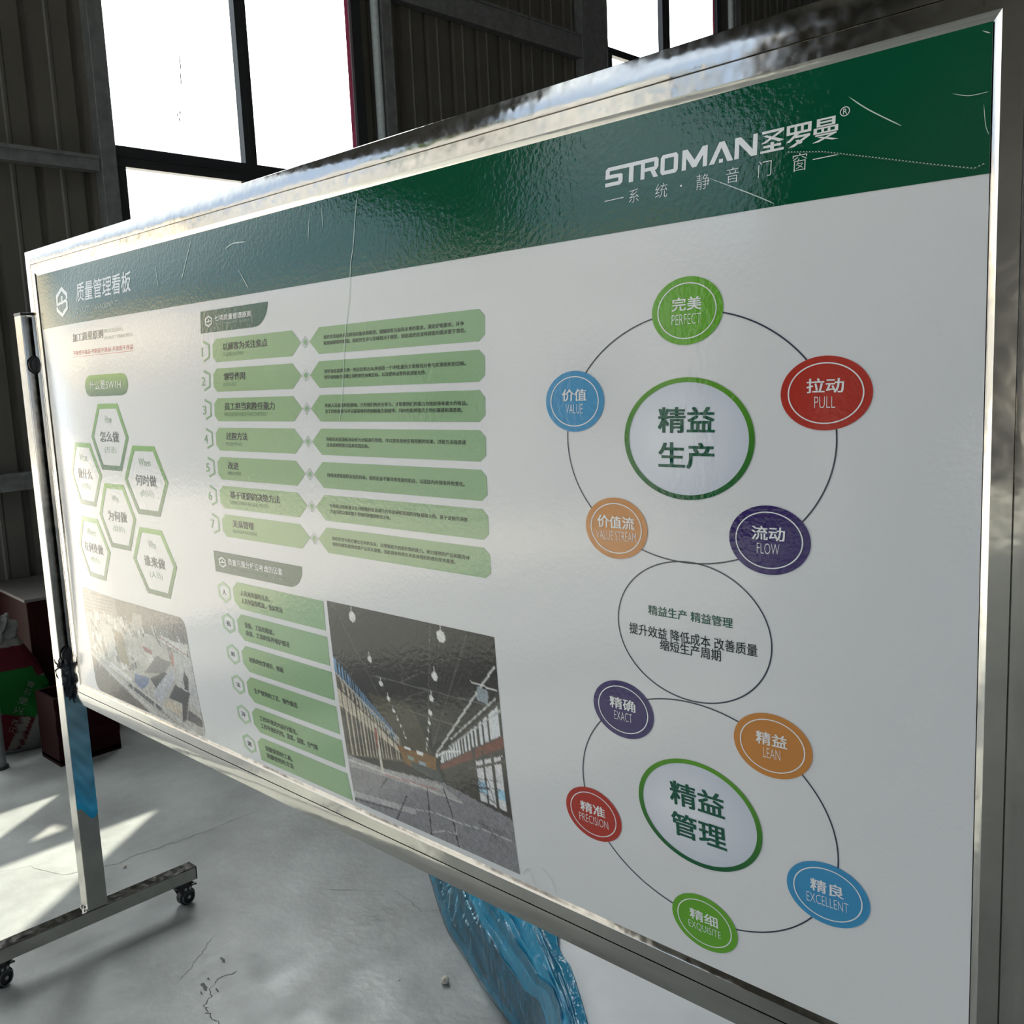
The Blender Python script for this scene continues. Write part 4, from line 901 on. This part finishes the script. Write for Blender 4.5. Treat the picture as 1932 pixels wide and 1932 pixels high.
# ------------------------------------------------------------------ behind the board
# white foam-wrapped pack lying on the floor, blue film trailing off its end
E1, E2 = Vector((-0.792, 0.610)), Vector((0.610, 0.792))   # along and across the slab
P0 = Vector((1.745, 0.075))
bm = bmesh.new()
add_box(bm, 0.0, 1.10, -0.62, 0.62, 0.0, 0.262, bev=0.03)
bmesh.ops.subdivide_edges(bm, edges=bm.edges[:], cuts=8, use_grid_fill=True)
for v in bm.verts:
    if v.co.z > 0.13: v.co.z += 0.003*math.sin(v.co.x*9+v.co.y*5)+0.0015*math.sin(v.co.x*37+v.co.y*3)
SC0 = P0 + E1*0.62
t = tag(empty('foam_pack', (SC0.x, SC0.y, 0.0)), 'white foam-wrapped slab lying on the floor behind the board', 'package')
t.rotation_euler = (0, 0, math.atan2(E2.y, E2.x))
bm_obj('foam_wrap', bm, 'foam', t, smooth=60)

Lp = [(0.12, 1.02), (0.367, 0.86), (0.489, 0.781), (0.626, 0.698), (0.748, 0.645), (0.865, 0.592), (0.963, 0.552), (1.041, 0.522), (1.115, 0.493), (1.185, 0.445), (1.26, 0.370)]
Rp = [(1.00, 0.80), (1.196, 0.546), (1.295, 0.477), (1.367, 0.42), (1.431, 0.365), (1.48, 0.317), (1.535, 0.262), (1.63, 0.17)]
def cat(P, t):
    n = len(P)-1; i = min(int(t*n), n-1); u = t*n-i
    a, b, c_, d = (Vector(P[max(i-1, 0)]), Vector(P[i]), Vector(P[i+1]), Vector(P[min(i+2, n)]))
    return 0.5*((2*b)+(c_-a)*u+(2*a-5*b+4*c_-d)*u*u+(3*b-a-3*c_+d)*u**3)
V, F, Cc = [], [], []
nu, nv = 90, 70
for j in range(nv+1):
    for i in range(nu+1):
        u, v = i/nu, j/nv
        q = cat(Lp, v).lerp(cat(Rp, v), u)
        sd = (Vector((q.x, q.y))-P0).dot(E2); sl_ = min(-0.02, (cat(Lp, v)-P0).dot(E2))   # distance past the slab's edge
        h = min(1.0, max(0.0, 1+(sd+0.012)/abs(sl_+0.012))); h = h**0.8
        z = 0.004 + 0.272*h
        env = (math.sin(min(1.0, u*1.1)*math.pi)**0.6 if u < 0.9 else 0.0)
        z += env*(0.007+0.006*math.sin(u*25+v*3)+0.004*math.sin(u*57-v*5)+0.003*math.sin(u*90+v*11)+0.003*math.sin(v*31+u*9))
        if sd > -0.012: z = max(z, 0.274)
        V.append((q.x, q.y, max(0.003, z)))
        d = 0.55 if u < 0.05 else 0.30+0.10*math.sin(v*40+u*60) if u < 0.34 else 0.85 if u < 0.46 else 0.55 if u < 0.56 else 1.2
        Cc.append((max(0, d),)*3)
for j in range(nv):
    for i in range(nu):
        a = j*(nu+1)+i; F.append((a, a+nu+1, a+nu+2, a+1))
o = ink_mesh('plastic_film', V, F, Cc, 'blue_film')
md = o.modifiers.new('thickness', 'SOLIDIFY'); md.thickness = 0.0006
tag(o, 'translucent blue plastic film trailing from the white foam slab onto the floor', 'plastic sheet')

def stone(name, loc, r, lab, seed):
    rnd = random.Random(seed); bm = bmesh.new(); vs2 = bmesh.ops.create_icosphere(bm, subdivisions=2, radius=r)['verts']
    for v in vs2:
        v.co *= rnd.uniform(0.78, 1.12); v.co.z *= 0.8
    zmin = min(v.co.z for v in bm.verts)
    for v in bm.verts: v.co.z -= zmin
    tag(bm_obj(name, bm, 'stone', loc=loc), lab, 'pebble', 'pebbles on the floor')
stone('pebble', (0.805, 0.53, 0.0), 0.0125, 'pale pebble on the concrete floor beside the blue film', 1)
stone('pebble.001', (-0.481, 0.257, 0.0), 0.006, 'tiny pebble on the floor just behind the left post', 2)
stone('pebble.002', (0.70, 0.46, 0.0), 0.0028, 'speck-sized dark pebble left of the pale pebble', 3)

# red cabinet by the wall
t = tag(empty('cabinet', (-2.00, 0.72, 0.0)), 'dark red metal cabinet with a pale top by the left wall', 'cabinet')
t.rotation_euler = (0, 0, math.radians(-4))
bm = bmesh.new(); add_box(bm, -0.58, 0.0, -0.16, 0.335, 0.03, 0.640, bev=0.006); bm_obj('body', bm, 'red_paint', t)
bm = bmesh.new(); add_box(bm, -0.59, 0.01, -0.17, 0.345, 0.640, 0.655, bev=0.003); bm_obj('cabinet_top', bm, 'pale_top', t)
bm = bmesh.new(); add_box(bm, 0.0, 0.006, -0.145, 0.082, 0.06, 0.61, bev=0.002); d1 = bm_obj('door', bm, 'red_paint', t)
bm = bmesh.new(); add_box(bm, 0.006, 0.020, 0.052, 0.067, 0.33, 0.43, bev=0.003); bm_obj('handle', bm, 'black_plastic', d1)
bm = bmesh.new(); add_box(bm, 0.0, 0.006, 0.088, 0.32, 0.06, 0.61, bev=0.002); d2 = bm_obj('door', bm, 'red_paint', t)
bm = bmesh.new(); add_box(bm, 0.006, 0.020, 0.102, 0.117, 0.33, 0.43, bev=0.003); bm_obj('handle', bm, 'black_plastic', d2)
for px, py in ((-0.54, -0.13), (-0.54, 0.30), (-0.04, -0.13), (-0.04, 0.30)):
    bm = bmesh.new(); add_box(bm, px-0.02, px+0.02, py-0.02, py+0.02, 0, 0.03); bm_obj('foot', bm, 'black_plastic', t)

# low red crate in front of the cabinet
t = tag(empty('crate', (-1.56, 0.60, 0.0)), 'low dark red crate on the floor in front of the red cabinet', 'crate')
bm = bmesh.new()
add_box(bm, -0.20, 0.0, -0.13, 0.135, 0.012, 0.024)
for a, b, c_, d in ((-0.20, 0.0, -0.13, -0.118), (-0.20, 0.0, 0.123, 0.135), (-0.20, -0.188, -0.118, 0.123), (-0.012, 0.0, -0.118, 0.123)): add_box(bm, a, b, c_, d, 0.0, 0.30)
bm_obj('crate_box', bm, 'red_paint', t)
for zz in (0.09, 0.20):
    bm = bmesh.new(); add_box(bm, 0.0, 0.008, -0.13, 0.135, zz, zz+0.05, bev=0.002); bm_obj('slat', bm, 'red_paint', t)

# printed sack leaning against the cabinet
H_, Wd, Td = 0.52, 0.15, 0.085
def sack_prof(v): return math.sin(min(1, v*3.2)*math.pi/2)**0.6*(1.0 if v < 0.55 else 1-0.62*((v-0.55)/0.45)**1.3)
def sack_pt(a, v):
    ca, sa = math.cos(a), math.sin(a); prof = max(sack_prof(v), 0.02); e_ = 0.55
    y = math.copysign(abs(ca)**e_, ca)*Wd*((0.45+0.55*prof) if v < 0.12 else prof)
    x = math.copysign(abs(sa)**0.8, sa)*Td*prof
    k = 1+0.05*math.sin(a*5+v*9)+0.03*math.sin(a*11-v*17)
    return (x*k-0.10*v, y*k-0.03*v, H_*v+0.012*math.sin(a*4+v*6)*v)
def inside(p, poly):
    r = False; n = len(poly)
    for i in range(n):
        (x0, y0), (x1, y1) = poly[i], poly[(i+1) % n]
        if (y0 > p[1]) != (y1 > p[1]) and p[0] < (x1-x0)*(p[1]-y0)/(y1-y0)+x0: r = not r
    return r
# the printed blocks, in (y, z) on the sack's front
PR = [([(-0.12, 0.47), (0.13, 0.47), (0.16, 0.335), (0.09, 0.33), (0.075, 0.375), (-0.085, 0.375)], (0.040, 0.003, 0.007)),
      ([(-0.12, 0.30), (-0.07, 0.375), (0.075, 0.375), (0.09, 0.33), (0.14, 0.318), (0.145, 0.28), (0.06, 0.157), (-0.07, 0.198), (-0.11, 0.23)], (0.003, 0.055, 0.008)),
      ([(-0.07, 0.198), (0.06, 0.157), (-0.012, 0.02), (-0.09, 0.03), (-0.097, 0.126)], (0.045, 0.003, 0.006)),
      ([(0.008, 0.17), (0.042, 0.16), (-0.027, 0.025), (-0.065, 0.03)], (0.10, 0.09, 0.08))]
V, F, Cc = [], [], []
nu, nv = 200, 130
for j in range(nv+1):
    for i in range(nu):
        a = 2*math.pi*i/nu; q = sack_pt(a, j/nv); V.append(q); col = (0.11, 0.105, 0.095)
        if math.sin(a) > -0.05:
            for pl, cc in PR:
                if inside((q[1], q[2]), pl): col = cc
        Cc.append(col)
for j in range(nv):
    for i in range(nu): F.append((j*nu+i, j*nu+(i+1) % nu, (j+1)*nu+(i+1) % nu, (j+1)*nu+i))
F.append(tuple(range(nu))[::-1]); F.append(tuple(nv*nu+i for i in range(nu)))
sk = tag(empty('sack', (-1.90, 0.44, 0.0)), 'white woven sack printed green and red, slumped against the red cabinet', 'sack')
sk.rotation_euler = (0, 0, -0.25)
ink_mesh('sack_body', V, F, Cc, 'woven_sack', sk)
FV = [q for q in V if q[0] > -0.02]                        # pale lettering printed down the front
FA = np.array(FV)
tv, tf = [], []
for ch, cy0, cz0, sz in (('兴', -0.004, 0.202, 0.036), ('堡', 0.018, 0.240, 0.034), ('石', 0.040, 0.275, 0.028), ('膏', 0.056, 0.302, 0.028), ('江', -0.040, 0.126, 0.026), ('西', -0.024, 0.154, 0.026)):
    gv, gf = SACK_GLYPHS[ch]; n = len(tv); ca, sa = math.cos(-0.50), math.sin(-0.50)
    for gx, gy in gv:
        y, z = (gx-0.45)*sz*1.25, (gy-0.38)*sz; y, z = cy0+y*ca-z*sa, cz0+y*sa+z*ca
        d2 = (FA[:, 1]-y)**2+(FA[:, 2]-z)**2; near = np.argsort(d2)[:4]; tv.append((float(FA[near, 0].max())+0.0022, y, z))
    tf += [tuple(k+n for k in f) for f in gf]
ink_mesh('sack_lettering', tv, tf, [(0.11, 0.105, 0.095)]*len(tv), 'woven_sack', sk, False)
bm = bmesh.new(); rnd = random.Random(3)
vs2 = bmesh.ops.create_icosphere(bm, subdivisions=4, radius=1.0)['verts']
for v in vs2:
    d = v.co; k = 1+0.25*math.sin(d.x*6+d.z*5)+0.2*math.sin(d.y*9-d.z*4); v.co = Vector((-0.10+d.x*0.045*k, -0.03+d.y*0.055*k, 0.545+d.z*0.06*k))
bm_obj('tied_neck', bm, 'grey_cloth', sk, smooth=60)

# workbench leg at the picture's left edge: a plain steel pipe stand
t = tag(empty('pipe_stand', (-1.76, 0.30, 0.0)), 'dull grey steel pipe standing upright in front of the sack', 'pipe')
bm = bmesh.new(); add_cyl(bm, (0, 0, 0.165), (0, 0, 1), 0.022, 0.31, 20); bm_obj('tube', bm, 'galvanised', t, smooth=40)
bm = bmesh.new(); add_cyl(bm, (0, 0, 0.006), (0, 0, 1), 0.030, 0.012, 20); bm_obj('foot', bm, 'black_plastic', t, smooth=40)
